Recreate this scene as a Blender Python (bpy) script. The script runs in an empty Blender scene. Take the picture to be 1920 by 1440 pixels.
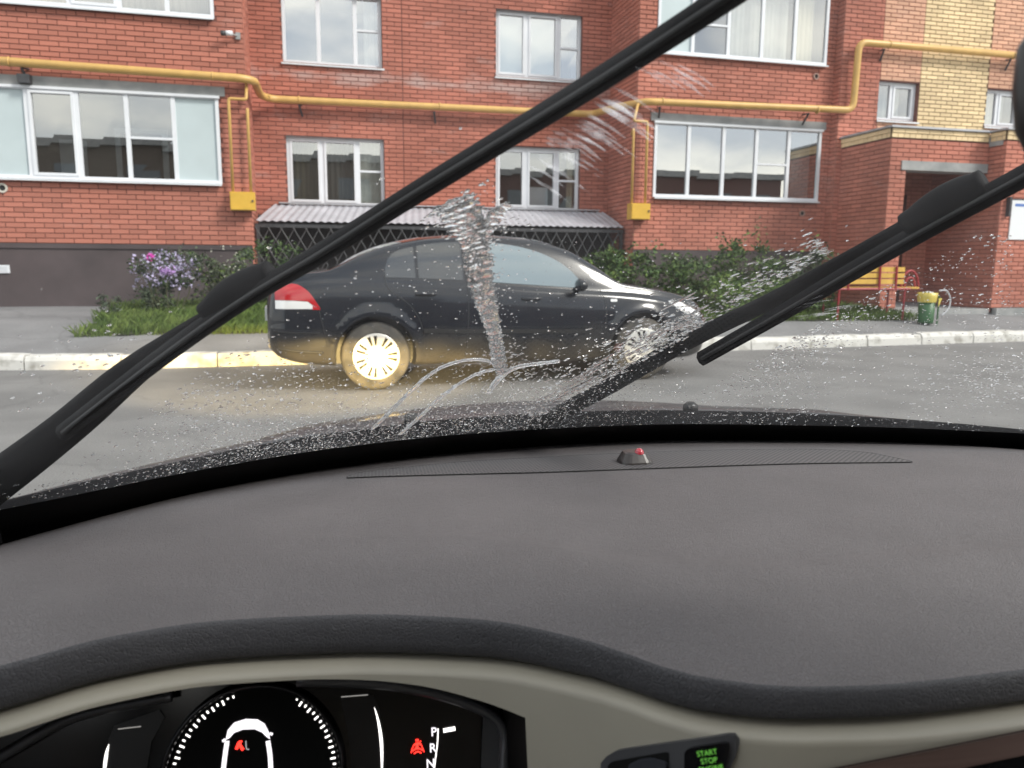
import bpy, math, random
import numpy as np
from mathutils import Vector, Matrix, noise as mnoise

sc = bpy.context.scene
col = sc.collection
R = math.radians
rnd = random.Random(7)

# ------------------------------------------------------------------ camera
F_PX, CAM_H, PITCH, ROLL = 1450.0, 1.15, R(8.7), R(0.3)
cam_d = bpy.data.cameras.new('camera')
cam = bpy.data.objects.new('camera', cam_d)
col.objects.link(cam)
cam_d.sensor_width = 36.0
cam_d.lens = F_PX / 1920.0 * 36.0
cam_d.clip_start = 0.02
cam_d.clip_end = 900.0
cam_d.dof.use_dof = True
cam_d.dof.focus_distance = 0.92
cam_d.dof.aperture_fstop = 27.19 / 2.3          # a 2.3 mm pupil, like a phone's
cf = Vector((0, math.cos(PITCH), -math.sin(PITCH)))
cr0 = Vector((1, 0, 0)); cu0 = cr0.cross(cf)
cr = cr0 * math.cos(ROLL) + cu0 * math.sin(ROLL)
cu = cu0 * math.cos(ROLL) - cr0 * math.sin(ROLL)
CAMO = Vector((0, 0, CAM_H))
cam.matrix_world = Matrix((( cr.x, cu.x, -cf.x, CAMO.x), (cr.y, cu.y, -cf.y, CAMO.y),
                           (cr.z, cu.z, -cf.z, CAMO.z), (0, 0, 0, 1)))
sc.camera = cam

# ------------------------------------------------------------------ light
SUN_AZ, SUN_EL = R(118), R(40)                 # clockwise from +Y: from behind the car, to its right
world = bpy.data.worlds.new('World'); sc.world = world; world.use_nodes = True
wn, wl = world.node_tree.nodes, world.node_tree.links
wn.clear()
wo = wn.new('ShaderNodeOutputWorld'); bg = wn.new('ShaderNodeBackground')
sky = wn.new('ShaderNodeTexSky'); sky.sky_type = 'NISHITA'; sky.sun_disc = False
sky.sun_elevation = SUN_EL; sky.sun_rotation = SUN_AZ
sky.air_density = 1.2; sky.dust_density = 2.0
tc = wn.new('ShaderNodeTexCoord')
mp = wn.new('ShaderNodeMapping'); mp.inputs['Scale'].default_value = (1.0, 1.0, 2.6); mp.inputs['Location'].default_value = (2.3, .8, .4)
cn = wn.new('ShaderNodeTexNoise'); cn.inputs['Scale'].default_value = 3.6; cn.inputs['Detail'].default_value = 7
cramp = wn.new('ShaderNodeValToRGB')
cramp.color_ramp.elements[0].position = 0.40; cramp.color_ramp.elements[0].color = (4.9, 5.4, 6.2, 1)
cramp.color_ramp.elements[1].position = 0.60; cramp.color_ramp.elements[1].color = (11.5, 11.1, 10.2, 1)
mix = wn.new('ShaderNodeMixRGB'); mix.inputs[0].default_value = 0.8
wl.new(tc.outputs['Generated'], mp.inputs['Vector']); wl.new(mp.outputs[0], cn.inputs['Vector'])
wl.new(cn.outputs['Fac'], cramp.inputs[0])
wl.new(sky.outputs[0], mix.inputs[1]); wl.new(cramp.outputs[0], mix.inputs[2])
wl.new(mix.outputs[0], bg.inputs[0]); bg.inputs[1].default_value = 0.088
wl.new(bg.outputs[0], wo.inputs[0])
sun_d = bpy.data.lights.new('sun', 'SUN'); sun_d.energy = 1.5; sun_d.angle = R(14); sun_d.color = (1.0, 0.95, 0.88)
sun = bpy.data.objects.new('sun', sun_d); col.objects.link(sun)
sdir = Vector((math.sin(SUN_AZ) * math.cos(SUN_EL), math.cos(SUN_AZ) * math.cos(SUN_EL), math.sin(SUN_EL)))
sun.rotation_euler = (-sdir).to_track_quat('-Z', 'Y').to_euler()
sun.location = sdir * 30
sc.view_settings.view_transform = 'Standard'; sc.view_settings.look = 'None'
sc.view_settings.exposure = 1.16; sc.view_settings.gamma = 1.0
sc.view_settings.use_curve_mapping = False
sc.render.engine = 'CYCLES'
sc.cycles.max_bounces = 10; sc.cycles.transparent_max_bounces = 16
sc.cycles.transmission_bounces = 8; sc.cycles.glossy_bounces = 4; sc.cycles.diffuse_bounces = 3
sc.cycles.use_denoising = True
sc.cycles.sample_clamp_indirect = 6.0

# ------------------------------------------------------------------ frames of reference
TH = R(14.5)                                   # the house front and the street
def S(u, v, z): return Vector((u * math.cos(TH) - v * math.sin(TH), u * math.sin(TH) + v * math.cos(TH), z))
PHI, OFF = R(10), -0.30                        # our own car: a = to the right of its centre line, b = ahead, z = up
def K(a, b, z):
    a -= OFF
    return Vector((a * math.cos(PHI) - b * math.sin(PHI), a * math.sin(PHI) + b * math.cos(PHI), z))
def toK(p): return (p.x * math.cos(PHI) + p.y * math.sin(PHI) + OFF, -p.x * math.sin(PHI) + p.y * math.cos(PHI), p.z)
def ray(x, y): return (cf * F_PX + cr * (x - 960) - cu * (y - 720)).normalized()
def hit(x, y, fn, t0=0.12, t1=2.5):
    """point where the line of sight through a photo position meets a real surface fn(p) = 0"""
    d = ray(x, y); lo = t0; flo = fn(CAMO + d * lo); n = 60
    for i in range(1, n + 1):
        t = t0 + (t1 - t0) * i / n
        f1 = fn(CAMO + d * t)
        if flo * f1 <= 0:
            hi = t
            for _ in range(30):
                m = (lo + hi) / 2; fm = fn(CAMO + d * m)
                if flo * fm <= 0: hi = m
                else: lo, flo = m, fm
            return CAMO + d * ((lo + hi) / 2)
        lo, flo = t, f1
    return None

# ------------------------------------------------------------------ objects
def tag(o, label=None, cat=None, group=None, kind=None):
    if label: o['label'] = label
    if cat: o['category'] = cat
    if group: o['group'] = group
    if kind: o['kind'] = kind
    return o
def empty(name, loc, label=None, cat=None, group=None):
    o = bpy.data.objects.new(name, None); col.objects.link(o)
    o.location = loc; o.empty_display_size = 0.1
    return tag(o, label, cat, group)
def adopt(o, parent):
    if parent is not None:
        o.parent = parent
        if parent.type == 'EMPTY': o.matrix_parent_inverse = Matrix.Translation(-Vector(parent.location))
    return o
def mk(name, verts, faces, mat, parent=None, smooth=False, kind=None):
    me = bpy.data.meshes.new(name)
    me.from_pydata([tuple(v) for v in verts], [], faces)
    if mat is not None: me.materials.append(mat)
    if smooth: me.polygons.foreach_set('use_smooth', [True] * len(me.polygons))
    me.update()
    o = bpy.data.objects.new(name, me); col.objects.link(o)
    adopt(o, parent)
    if kind: o['kind'] = kind
    return o

class MB:
    def __init__(self, xf=None): self.v = []; self.f = []; self.xf = xf
    def pt(self, p):
        self.v.append(Vector(self.xf(*p)) if self.xf else Vector(p)); return len(self.v) - 1
    def face(self, pts): self.f.append([self.pt(p) for p in pts])
    def box(self, a, b):
        x0, y0, z0 = a; x1, y1, z1 = b
        i = [self.pt(p) for p in ((x0,y0,z0),(x1,y0,z0),(x1,y1,z0),(x0,y1,z0),(x0,y0,z1),(x1,y0,z1),(x1,y1,z1),(x0,y1,z1))]
        for q in ((0,3,2,1),(4,5,6,7),(0,1,5,4),(1,2,6,5),(2,3,7,6),(3,0,4,7)): self.f.append([i[k] for k in q])
        return self
    def grid(self, rows, close=False):
        n = len(rows[0]); ids = [[self.pt(p) for p in r] for r in rows]
        for i in range(len(ids) - 1):
            for j in range(n if close else n - 1):
                k = (j + 1) % n
                self.f.append([ids[i][j], ids[i][k], ids[i+1][k], ids[i+1][j]])
        return ids
    def tube(self, path, r, n=10, cap=True, flat=1.0, up=None):
        """path in world space; r a number or a list"""
        path = [Vector(p) for p in path]; m = len(path)
        rs = r if isinstance(r, (list, tuple)) else [r] * m
        rows = []; prev = None
        for i, p in enumerate(path):
            t = (path[min(i+1, m-1)] - path[max(i-1, 0)]).normalized()
            if up is not None: nn = Vector(up)
            elif prev is not None: nn = prev
            else: nn = Vector((0, 0, 1)) if abs(t.z) < .9 else Vector((1, 0, 0))
            nn = (nn - t * nn.dot(t)).normalized(); prev = nn; bb = t.cross(nn)
            rows.append([p + (nn * math.cos(2*math.pi*k/n) * flat + bb * math.sin(2*math.pi*k/n)) * rs[i] for k in range(n)])
        base = self.xf; self.xf = None
        ids = self.grid(rows, True)
        if cap:
            self.f.append(list(reversed(ids[0]))); self.f.append(ids[-1])
        self.xf = base
        return self
    def build(self, name, mat, parent=None, smooth=False, kind=None):
        return mk(name, self.v, self.f, mat, parent, smooth, kind)

def bend(pts, r, n=6):
    """round the corners of a polyline"""
    pts = [Vector(p) for p in pts]; out = [pts[0]]
    for i in range(1, len(pts) - 1):
        a, b, c = pts[i-1], pts[i], pts[i+1]
        d0 = (a - b); d1 = (c - b); q = min(r, d0.length * .49, d1.length * .49)
        p0 = b + d0.normalized() * q; p1 = b + d1.normalized() * q
        for k in range(n + 1):
            t = k / n; out.append(p0 * (1-t)**2 + b * 2*t*(1-t) + p1 * t*t)
    out.append(pts[-1]); return out
def spline(pts, n=8):
    pts = [Vector(p) for p in pts]; out = []
    for i in range(len(pts) - 1):
        p0 = pts[max(i-1, 0)]; p1 = pts[i]; p2 = pts[i+1]; p3 = pts[min(i+2, len(pts)-1)]
        for k in range(n):
            t = k / n
            out.append(.5 * ((2*p1) + (p2-p0)*t + (2*p0-5*p1+4*p2-p3)*t*t + (3*p1-p0-3*p2+p3)*t**3))
    out.append(pts[-1]); return out
def cub(xs, ys):
    """smooth interpolation through a table (monotone cubic)"""
    xs = np.array(xs, float); ys = np.array(ys, float)
    h = np.diff(xs); d = np.diff(ys) / h; m = np.zeros_like(ys)
    m[0], m[-1] = d[0], d[-1]
    for i in range(1, len(xs) - 1):
        m[i] = 0 if d[i-1] * d[i] <= 0 else 2 * d[i-1] * d[i] / (d[i-1] + d[i])
    def f(x):
        x = min(max(x, xs[0]), xs[-1]); i = min(max(int(np.searchsorted(xs, x)) - 1, 0), len(h) - 1)
        t = (x - xs[i]) / h[i]
        return float(ys[i]*(1+2*t)*(1-t)**2 + m[i]*h[i]*t*(1-t)**2 + ys[i+1]*t*t*(3-2*t) + m[i+1]*h[i]*t*t*(t-1))
    return f

# ------------------------------------------------------------------ materials
MATS = {}
def mat(name, c, rough=.5, metal=0, var=0.0, scale=8, bump=0, bscale=None, spec=.5, coat=0, isl=0, emit=None, es=0, stretch=None, c2=None, detail=4, bdist=.002, ramp=(.35, .68)):
    m = bpy.data.materials.new(name); m.use_nodes = True
    n, l = m.node_tree.nodes, m.node_tree.links
    p = n['Principled BSDF']
    p.inputs['Roughness'].default_value = rough; p.inputs['Metallic'].default_value = metal
    p.inputs['Specular IOR Level'].default_value = spec
    if coat: p.inputs['Coat Weight'].default_value = coat; p.inputs['Coat Roughness'].default_value = .04
    col4 = (*c, 1); p.inputs['Base Color'].default_value = col4
    co = n.new('ShaderNodeTexCoord'); vec = co.outputs['Object']
    if stretch:
        mpn = n.new('ShaderNodeMapping'); mpn.inputs['Scale'].default_value = stretch
        l.new(vec, mpn.inputs[0]); vec = mpn.outputs[0]
    out = None
    if var or c2:
        t = n.new('ShaderNodeTexNoise'); t.inputs['Scale'].default_value = scale; t.inputs['Detail'].default_value = detail
        l.new(vec, t.inputs['Vector'])
        rp = n.new('ShaderNodeValToRGB'); e = rp.color_ramp.elements
        e[0].position, e[1].position = ramp
        a = c if c2 else tuple(max(0, x * (1 - var)) for x in c)
        b = c2 if c2 else tuple(min(1, x * (1 + var)) for x in c)
        e[0].color = (*a, 1); e[1].color = (*b, 1)
        l.new(t.outputs['Fac'], rp.inputs[0]); out = rp.outputs[0]
    if isl:
        g = n.new('ShaderNodeNewGeometry'); oi = n.new('ShaderNodeObjectInfo')
        ad = n.new('ShaderNodeMath'); ad.operation = 'ADD'
        fr = n.new('ShaderNodeMath'); fr.operation = 'FRACT'
        l.new(g.outputs['Random Per Island'], ad.inputs[0]); l.new(oi.outputs['Random'], ad.inputs[1]); l.new(ad.outputs[0], fr.inputs[0])
        mr = n.new('ShaderNodeMapRange'); mr.inputs['To Min'].default_value = 1 - isl; mr.inputs['To Max'].default_value = 1 + isl
        l.new(fr.outputs[0], mr.inputs['Value'])
        mm = n.new('ShaderNodeMixRGB'); mm.blend_type = 'MULTIPLY'; mm.inputs[0].default_value = 1
        if out is not None: l.new(out, mm.inputs[1])
        else: mm.inputs[1].default_value = col4
        l.new(mr.outputs[0], mm.inputs[2]); out = mm.outputs[0]
    if out is not None: l.new(out, p.inputs['Base Color'])
    if bump:
        t2 = n.new('ShaderNodeTexNoise'); t2.inputs['Scale'].default_value = bscale or scale * 4; t2.inputs['Detail'].default_value = 5
        l.new(vec, t2.inputs['Vector'])
        bn = n.new('ShaderNodeBump'); bn.inputs['Strength'].default_value = bump; bn.inputs['Distance'].default_value = bdist
        l.new(t2.outputs['Fac'], bn.inputs['Height']); l.new(bn.outputs[0], p.inputs['Normal'])
    if emit:
        p.inputs['Emission Color'].default_value = (*emit, 1); p.inputs['Emission Strength'].default_value = es
    MATS[name] = m; return m
def thin_glass(name, tint=(1, 1, 1), gain=1.0, base=0.0, rough=0.0):
    """a pane: clear with a mirror-like share that grows at grazing angles"""
    m = bpy.data.materials.new(name); m.use_nodes = True
    n, l = m.node_tree.nodes, m.node_tree.links; n.clear()
    o = n.new('ShaderNodeOutputMaterial'); mx = n.new('ShaderNodeMixShader')
    tr = n.new('ShaderNodeBsdfTransparent'); tr.inputs[0].default_value = (*tint, 1)
    gl = n.new('ShaderNodeBsdfGlossy'); gl.inputs['Roughness'].default_value = rough
    fr = n.new('ShaderNodeFresnel'); fr.inputs[0].default_value = 1.5
    # equal from both sides of the thin sheet
    geo = n.new('ShaderNodeNewGeometry')
    ior = n.new('ShaderNodeMapRange'); ior.inputs['To Min'].default_value = 1.5; ior.inputs['To Max'].default_value = 1 / 1.5
    ma = n.new('ShaderNodeMath'); ma.operation = 'MULTIPLY_ADD'; ma.use_clamp = True
    ma.inputs[1].default_value = gain; ma.inputs[2].default_value = base
    fr.inputs[0].default_value = 1.5
    lw = n.new('ShaderNodeLayerWeight'); lw.inputs[0].default_value = .5
    pw = n.new('ShaderNodeMath'); pw.operation = 'POWER'; pw.inputs[1].default_value = 4.0
    l.new(lw.outputs['Facing'], pw.inputs[0]); l.new(pw.outputs[0], ma.inputs[0])
    l.new(ma.outputs[0], mx.inputs[0]); l.new(tr.outputs[0], mx.inputs[1]); l.new(gl.outputs[0], mx.inputs[2])
    l.new(mx.outputs[0], o.inputs[0]); MATS[name] = m
    for d in (fr, geo, ior): n.remove(d)
    return m
def emis(name, c, s):
    m = bpy.data.materials.new(name); m.use_nodes = True
    n, l = m.node_tree.nodes, m.node_tree.links; n.clear()
    o = n.new('ShaderNodeOutputMaterial'); e = n.new('ShaderNodeEmission')
    e.inputs[0].default_value = (*c, 1); e.inputs[1].default_value = s
    l.new(e.outputs[0], o.inputs[0]); MATS[name] = m; return m
# ================================================================== ground, road, kerb
KX = [-30, -6, -3.3, -2.2, -.5, 6.8, 11, 30]; KV = [14, 9.9, 9.42, 9.25, 9.25, 9.64, 9.86, 10.9]
def vk(u): return float(np.interp(u, KX, KV))
def zg(u, v): return float(np.interp(v - vk(u) - .2, [0, .5, 1.6, 2.6, 3.6], [.15, .19, .37, .46, .50]))

def asphalt(name, c, c2, spots):
    m = mat(name, c, .85, var=0, c2=c2, scale=1.3, bump=.6, bscale=160, bdist=.006, spec=.35, detail=8)
    n, l = m.node_tree.nodes, m.node_tree.links; p = n['Principled BSDF']
    src = p.inputs['Base Color'].links[0].from_socket
    t = n.new('ShaderNodeTexNoise'); t.inputs['Scale'].default_value = 130; t.inputs['Detail'].default_value = 3
    l.new(n['Texture Coordinate'].outputs['Object'], t.inputs['Vector'])
    mr = n.new('ShaderNodeMapRange'); mr.inputs['From Min'].default_value = .3; mr.inputs['From Max'].default_value = .7
    mr.inputs['To Min'].default_value = 1 - spots; mr.inputs['To Max'].default_value = 1 + spots
    mm = n.new('ShaderNodeMixRGB'); mm.blend_type = 'MULTIPLY'; mm.inputs[0].default_value = 1
    l.new(t.outputs['Fac'], mr.inputs['Value']); l.new(src, mm.inputs[1]); l.new(mr.outputs[0], mm.inputs[2])
    # hairline cracks and tar seams
    wp = n.new('ShaderNodeTexNoise'); wp.inputs['Scale'].default_value = 2.2; wp.inputs['Detail'].default_value = 5; l.new(n['Texture Coordinate'].outputs['Object'], wp.inputs['Vector'])
    wm = n.new('ShaderNodeMixRGB'); wm.inputs[0].default_value = .35; l.new(n['Texture Coordinate'].outputs['Object'], wm.inputs[1]); l.new(wp.outputs['Color'], wm.inputs[2])
    vo = n.new('ShaderNodeTexVoronoi'); vo.feature = 'DISTANCE_TO_EDGE'; vo.inputs['Scale'].default_value = .55; l.new(wm.outputs[0], vo.inputs['Vector'])
    cm = n.new('ShaderNodeMapRange'); cm.inputs['From Max'].default_value = .012; cm.inputs['To Min'].default_value = .84; l.new(vo.outputs['Distance'], cm.inputs['Value'])
    m3 = n.new('ShaderNodeMixRGB'); m3.blend_type = 'MULTIPLY'; m3.inputs[0].default_value = 1; l.new(mm.outputs[0], m3.inputs[1]); l.new(cm.outputs[0], m3.inputs[2])
    l.new(m3.outputs[0], p.inputs['Base Color'])
    return m
M_road = asphalt('road_asphalt', (.15, .148, .146), (.205, .202, .198), .3)
M_pave = asphalt('pavement_asphalt', (.17, .17, .174), (.23, .23, .234), .25)
M_earth = mat('far_ground', (.09, .085, .07), .9, c2=(.13, .125, .11), scale=.3)
tag(mk('ground', [(-350, -350, -.12), (350, -350, -.12), (350, 350, -.12), (-350, 350, -.12)], [(0, 1, 2, 3)], M_earth), kind='structure')
b = MB(S)
us = [-30 + 1.0 * i for i in range(61)]
b.grid([[(u, -14, 0) for u in us], [(u, 4, 0) for u in us], [(u, vk(u) + .05, 0) for u in us]])
tag(b.build('road', M_road), kind='structure')
b = MB(S); ds = [.12, .2, .45, .7, 1.0, 1.4, 1.8, 2.2, 2.8, 3.8, 6.0]
us = [-30 + .5 * i for i in range(121)]
b.grid([[(u, vk(u) + d, zg(u, vk(u) + d) + .012 * mnoise.noise(Vector((u * .8, d * 1.5, 0)))) for u in us] for d in ds])
tag(b.build('pavement', M_pave, smooth=True), kind='structure')

M_kerb = mat('whitewashed_concrete', (.62, .61, .58), .85, c2=(.34, .325, .29), scale=7, bump=.5, bscale=40, bdist=.006, detail=8, ramp=(.48, .68))
kerb = empty('kerb', S(3, 9.5, 0)); kerb['kind'] = 'structure'
def kerb_pt(s0):
    pts = [Vector((u, v)) for u, v in zip(KX, KV)][1:]
    acc = 0
    for a, c in zip(pts, pts[1:]):
        L = (c - a).length
        if acc + L >= s0: return a + (c - a) * ((s0 - acc) / L)
        acc += L
    return pts[-1]
s0 = 0
for i in range(24):
    p, q = kerb_pt(s0 + .008), kerb_pt(s0 + .992); s0 += 1.0
    t = (q - p).normalized(); nn = Vector((-t.y, t.x)); dz = rnd.uniform(-.012, .012); dv = rnd.uniform(-.01, .01)
    sec = [(0.0, -.02), (.006, .11), (.03, .152), (.05, .165), (.19, .17), (.205, .16), (.21, .0)]
    b = MB(S); rows = []
    for k in range(7):
        f = k / 6; e = -.006 if k in (0, 6) else 0
        c = p + (q - p) * f
        rows.append([((c + nn * (o + dv)).x, (c + nn * (o + dv)).y, z + dz * (z > .1) + e + (.008 * mnoise.noise(Vector((c.x * 4, z * 9, i))) if z > .05 else 0)) for o, z in sec])
    ids = b.grid(rows); b.f.append(ids[0]); b.f.append(list(reversed(ids[-1])))
    b.build('kerb_stone', M_kerb, kerb)

# ================================================================== the apartment house
VA, VB, VC, VD, VP, VF = 13.3, 14.6, 13.3, 13.1, 11.8, 11.45
UAB, UBC, UCD, UPL, UPR = -.89, 5.70, 9.68, 9.81, 11.9
ZT = 7.0
M_mort = mat('red_mortar', (.17, .068, .052), .95, var=.2, scale=9)
M_mort_y = mat('ochre_mortar', (.11, .07, .03), .95, var=.2, scale=9)
def brickmat(name, c, eff=0.12, band=None):
    m = mat(name, c, .85, var=.16, scale=.75, isl=.13, bump=.35, bscale=120, bdist=.003, spec=.25)
    n, l = m.node_tree.nodes, m.node_tree.links; p = n['Principled BSDF']
    src = p.inputs['Base Color'].links[0].from_socket
    # lime bloom in patches
    t = n.new('ShaderNodeTexNoise'); t.inputs['Scale'].default_value = 1.7; t.inputs['Detail'].default_value = 9; t.inputs['Roughness'].default_value = .65
    mpn = n.new('ShaderNodeMapping'); mpn.inputs['Scale'].default_value = (.6, .6, 1.6)
    ge = n.new('ShaderNodeNewGeometry'); l.new(ge.outputs['Position'], mpn.inputs[0]); l.new(mpn.outputs[0], t.inputs['Vector'])
    rp = n.new('ShaderNodeMapRange'); rp.inputs['From Min'].default_value = .60; rp.inputs['From Max'].default_value = .82; rp.inputs['To Max'].default_value = eff * 3
    l.new(t.outputs['Fac'], rp.inputs['Value'])
    if band:                                          # lime washed down from the sills
        sp = n.new('ShaderNodeSeparateXYZ'); l.new(ge.outputs['Position'], sp.inputs[0])
        d = n.new('ShaderNodeMath'); d.operation = 'SUBTRACT'; d.inputs[1].default_value = band; l.new(sp.outputs['Z'], d.inputs[0])
        ab = n.new('ShaderNodeMath'); ab.operation = 'ABSOLUTE'; l.new(d.outputs[0], ab.inputs[0])
        mb = n.new('ShaderNodeMapRange'); mb.inputs['From Min'].default_value = .22; mb.inputs['From Max'].default_value = 0; mb.inputs['To Max'].default_value = .30; l.new(ab.outputs[0], mb.inputs['Value'])
        ad = n.new('ShaderNodeMath'); ad.operation = 'ADD'; l.new(t.outputs['Fac'], ad.inputs[0]); l.new(mb.outputs[0], ad.inputs[1]); l.new(ad.outputs[0], rp.inputs['Value'])
    mm = n.new('ShaderNodeMixRGB'); mm.inputs[2].default_value = (.5, .42, .4, 1)
    l.new(rp.outputs[0], mm.inputs[0]); l.new(src, mm.inputs[1]); l.new(mm.outputs[0], p.inputs['Base Color'])
    return m
M_red = brickmat('red_brick', (.46, .178, .128))
M_redB = brickmat('lime_streaked_red_brick', (.43, .16, .114), .2, 4.42)
M_pink = brickmat('pale_pink_brick', (.66, .38, .26), .06)
M_yel = brickmat('straw_yellow_brick', (.78, .60, .36), .05)
M_plinth = mat('dark_plum_plaster', (.075, .058, .06), .8, var=.18, scale=2, bump=.4, bscale=60, bdist=.004)
M_conc = mat('grey_concrete', (.25, .26, .26), .9, c2=(.36, .36, .355), scale=4, bump=.4, bscale=50, detail=8)
M_white = mat('white_plastic', (.74, .76, .80), .35, var=.03, scale=3)
M_sillm = mat('painted_sill', (.66, .68, .71), .4, var=.06, scale=3)
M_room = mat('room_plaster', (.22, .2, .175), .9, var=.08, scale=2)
M_roomd = mat('dim_painted_room_plaster', (.10, .09, .08), .9, var=.1, scale=2)  # darker copy of the room plaster, the room's dimness painted into its colour
M_frost = mat('matt_pale_blue_panel', (.50, .58, .60), .35, var=.04, scale=2, spec=.6)
M_pane = thin_glass('window_glass', (.86, .9, .89), gain=.55, base=.43)
M_pane2 = thin_glass('coated_window_glass', (.86, .9, .89), gain=.4, base=.60)
M_cur = mat('net_curtain', (.62, .61, .57), .9, var=.08, scale=6)
M_blind = mat('white_blind', (.78, .82, .78), .8, var=.03, scale=30)
M_door = mat('grey_blue_metal_door', (.24, .27, .31), .5, var=.08, scale=5)
M_metal = mat('galvanised_sheet', (.44, .44, .48), .55, metal=.1, var=.12, scale=3)
M_dkmetal = mat('dark_steel', (.07, .07, .075), .5, metal=.4, var=.2, scale=12)
M_curb_cap = mat('zinc_flashing', (.45, .46, .49), .4, metal=.4, var=.1, scale=4)

house = empty('apartment_house', S(3, 13.5, .4), 'red brick apartment house with white windows and straw yellow brick stair bay', 'building')
BL, BH, PL, PH, BD = .26, .075, .25, .065, .009

def frame_of(u, v, d):
    """local wall frame: s along the wall, o outwards, z up"""
    du, dv = d; nu, nv = dv, -du
    return lambda s, o, z: S(u + du * s + nu * o, v + dv * s + nv * o, z)
brick_me = None
def brick_wall(u, v, d, L, z0, z1, holes=(), zones=None, singles=None, mort=None, name='wall'):
    fr = frame_of(u, v, d)
    ss = sorted({0, L, *[x for h in holes for x in h[:2] if 0 < x < L]}); zs = sorted({z0, z1, *[x for h in holes for x in h[2:] if z0 < x < z1]})
    b = MB(fr)
    inh = lambda s, z: any(h[0] < s < h[1] and h[2] < z < h[3] for h in holes)
    for i in range(len(ss) - 1):
        for j in range(len(zs) - 1):
            if not inh((ss[i] + ss[i+1]) / 2, (zs[j] + zs[j+1]) / 2):
                b.face([(ss[i], 0, zs[j]), (ss[i+1], 0, zs[j]), (ss[i+1], 0, zs[j+1]), (ss[i], 0, zs[j+1])])
    for h in holes:                                    # reveals
        a0, a1, b0, b1 = max(h[0], 0), min(h[1], L), h[2], h[3]
        dp = -.16
        if h[0] > 0: b.face([(a0, 0, b0), (a0, 0, b1), (a0, dp, b1), (a0, dp, b0)])
        if h[1] < L: b.face([(a1, 0, b1), (a1, 0, b0), (a1, dp, b0), (a1, dp, b1)])
        b.face([(a0, 0, b1), (a1, 0, b1), (a1, dp, b1), (a0, dp, b1)])
        b.face([(a1, 0, b0), (a0, 0, b0), (a0, dp, b0), (a1, dp, b0)])
    wall = b.build(name, mort or M_mort, house)
    out = {}
    nrow = int((z1 - z0) / BH + 1e-6)
    for r in range(nrow):
        zb = z0 + r * BH + .005; zt = zb + PH; zc = (zb + zt) / 2
        cuts = []
        for h in holes:
            if h[2] < zc < h[3]: cuts.append((h[0] - .004, h[1] + .004))
        edges = zones or [(0, L, M_red)]
        for (e0, e1, mt) in edges:
            if callable(mt): mt = mt(zc)
            n0 = -1
            for k in range(n0, int((e1 - e0) / BL) + 2):
                s = e0 + .005 + k * BL + (BL / 2 if r % 2 else 0) ; t = s + PL
                s, t = max(s, e0 + .004), min(t, e1 - .004)
                if t - s < .03: continue
                segs = [(s, t)]
                for c in cuts:
                    ns = []
                    for (x, y) in segs:
                        if y <= c[0] or x >= c[1]: ns.append((x, y)); continue
                        if x < c[0]: ns.append((x, c[0]))
                        if y > c[1]: ns.append((c[1], y))
                    segs = ns
                for (x, y) in segs:
                    if y - x < .03: continue
                    full = abs(y - x - PL) < .002
                    out.setdefault(mt.name, []).append((x, y, zb, zt, full))
    for mn, lst in out.items():
        if singles:
            lst.sort(key=lambda q: (not (q[4] and singles(q)), q[2], q[0]))
            take = [q for q in lst if q[4] and singles(q)][:300]; rest = [q for q in lst if q not in set(take)]
        else: take, rest = [], lst
        if rest:
            b = MB(fr)
            for (x, y, zb, zt, _) in rest:
                o = BD + rnd.uniform(-.0025, .0025); e = .004
                i = [b.pt(p) for p in ((x, 0, zb), (y, 0, zb), (y, 0, zt), (x, 0, zt), (x+e, o, zb+e), (y-e, o, zb+e), (y-e, o, zt-e), (x+e, o, zt-e))]
                for q in ((4, 5, 6, 7), (0, 1, 5, 4), (1, 2, 6, 5), (2, 3, 7, 6), (3, 0, 4, 7)): b.f.append([i[k] for k in q])
            b.build('brickwork', MATS[mn], wall, kind='stuff')
        if take:
            e = .004
            vv = [(0, 0, 0), (PL, 0, 0), (PL, 0, PH), (0, 0, PH), (e, -BD, e), (PL-e, -BD, e), (PL-e, -BD, PH-e), (e, -BD, PH-e)]
            me = bpy.data.meshes.new('brick'); me.from_pydata(vv, [], [(4, 5, 6, 7), (0, 1, 5, 4), (1, 2, 6, 5), (2, 3, 7, 6), (3, 0, 4, 7)]); me.materials.append(MATS[mn])
            rz = TH + math.atan2(d[1], d[0])
            for (x, y, zb, zt, _) in take:
                o = bpy.data.objects.new('brick', me); col.objects.link(o); o.parent = wall
                o.location = fr(x, rnd.uniform(-.002, .002), zb); o.rotation_euler = (0, 0, rz)
    return wall, fr

def room(fr, s0, s1, z0, z1, depth, m):
    b = MB(fr); d = -depth
    s0 -= .25; s1 += .25; z0 -= .5; z1 += .15; f = -.17
    b.face([(s0, d, z0), (s1, d, z0), (s1, d, z1), (s0, d, z1)]); b.face([(s0, f, z0), (s1, f, z0), (s1, d, z0), (s0, d, z0)])
    b.face([(s0, d, z1), (s1, d, z1), (s1, f, z1), (s0, f, z1)]); b.face([(s0, f, z0), (s0, d, z0), (s0, d, z1), (s0, f, z1)])
    b.face([(s1, d, z0), (s1, f, z0), (s1, f, z1), (s1, d, z1)])
    return b.build('room', m, house)

def cloth(fr, s0, s1, z0, z1, o, m, parent, amp=.02, wl=.09, name='curtain'):
    b = MB(fr); n = max(6, int((s1 - s0) / .02))
    b.grid([[(s0 + (s1-s0)*i/n, o + amp * math.sin(i * (s1-s0)/n * 2 * math.pi / wl + .7 * math.sin(i * .31)), z) for i in range(n+1)] for z in (z0, (z0+z1)/2, z1)])
    return b.build(name, m, parent, smooth=True)

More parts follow.
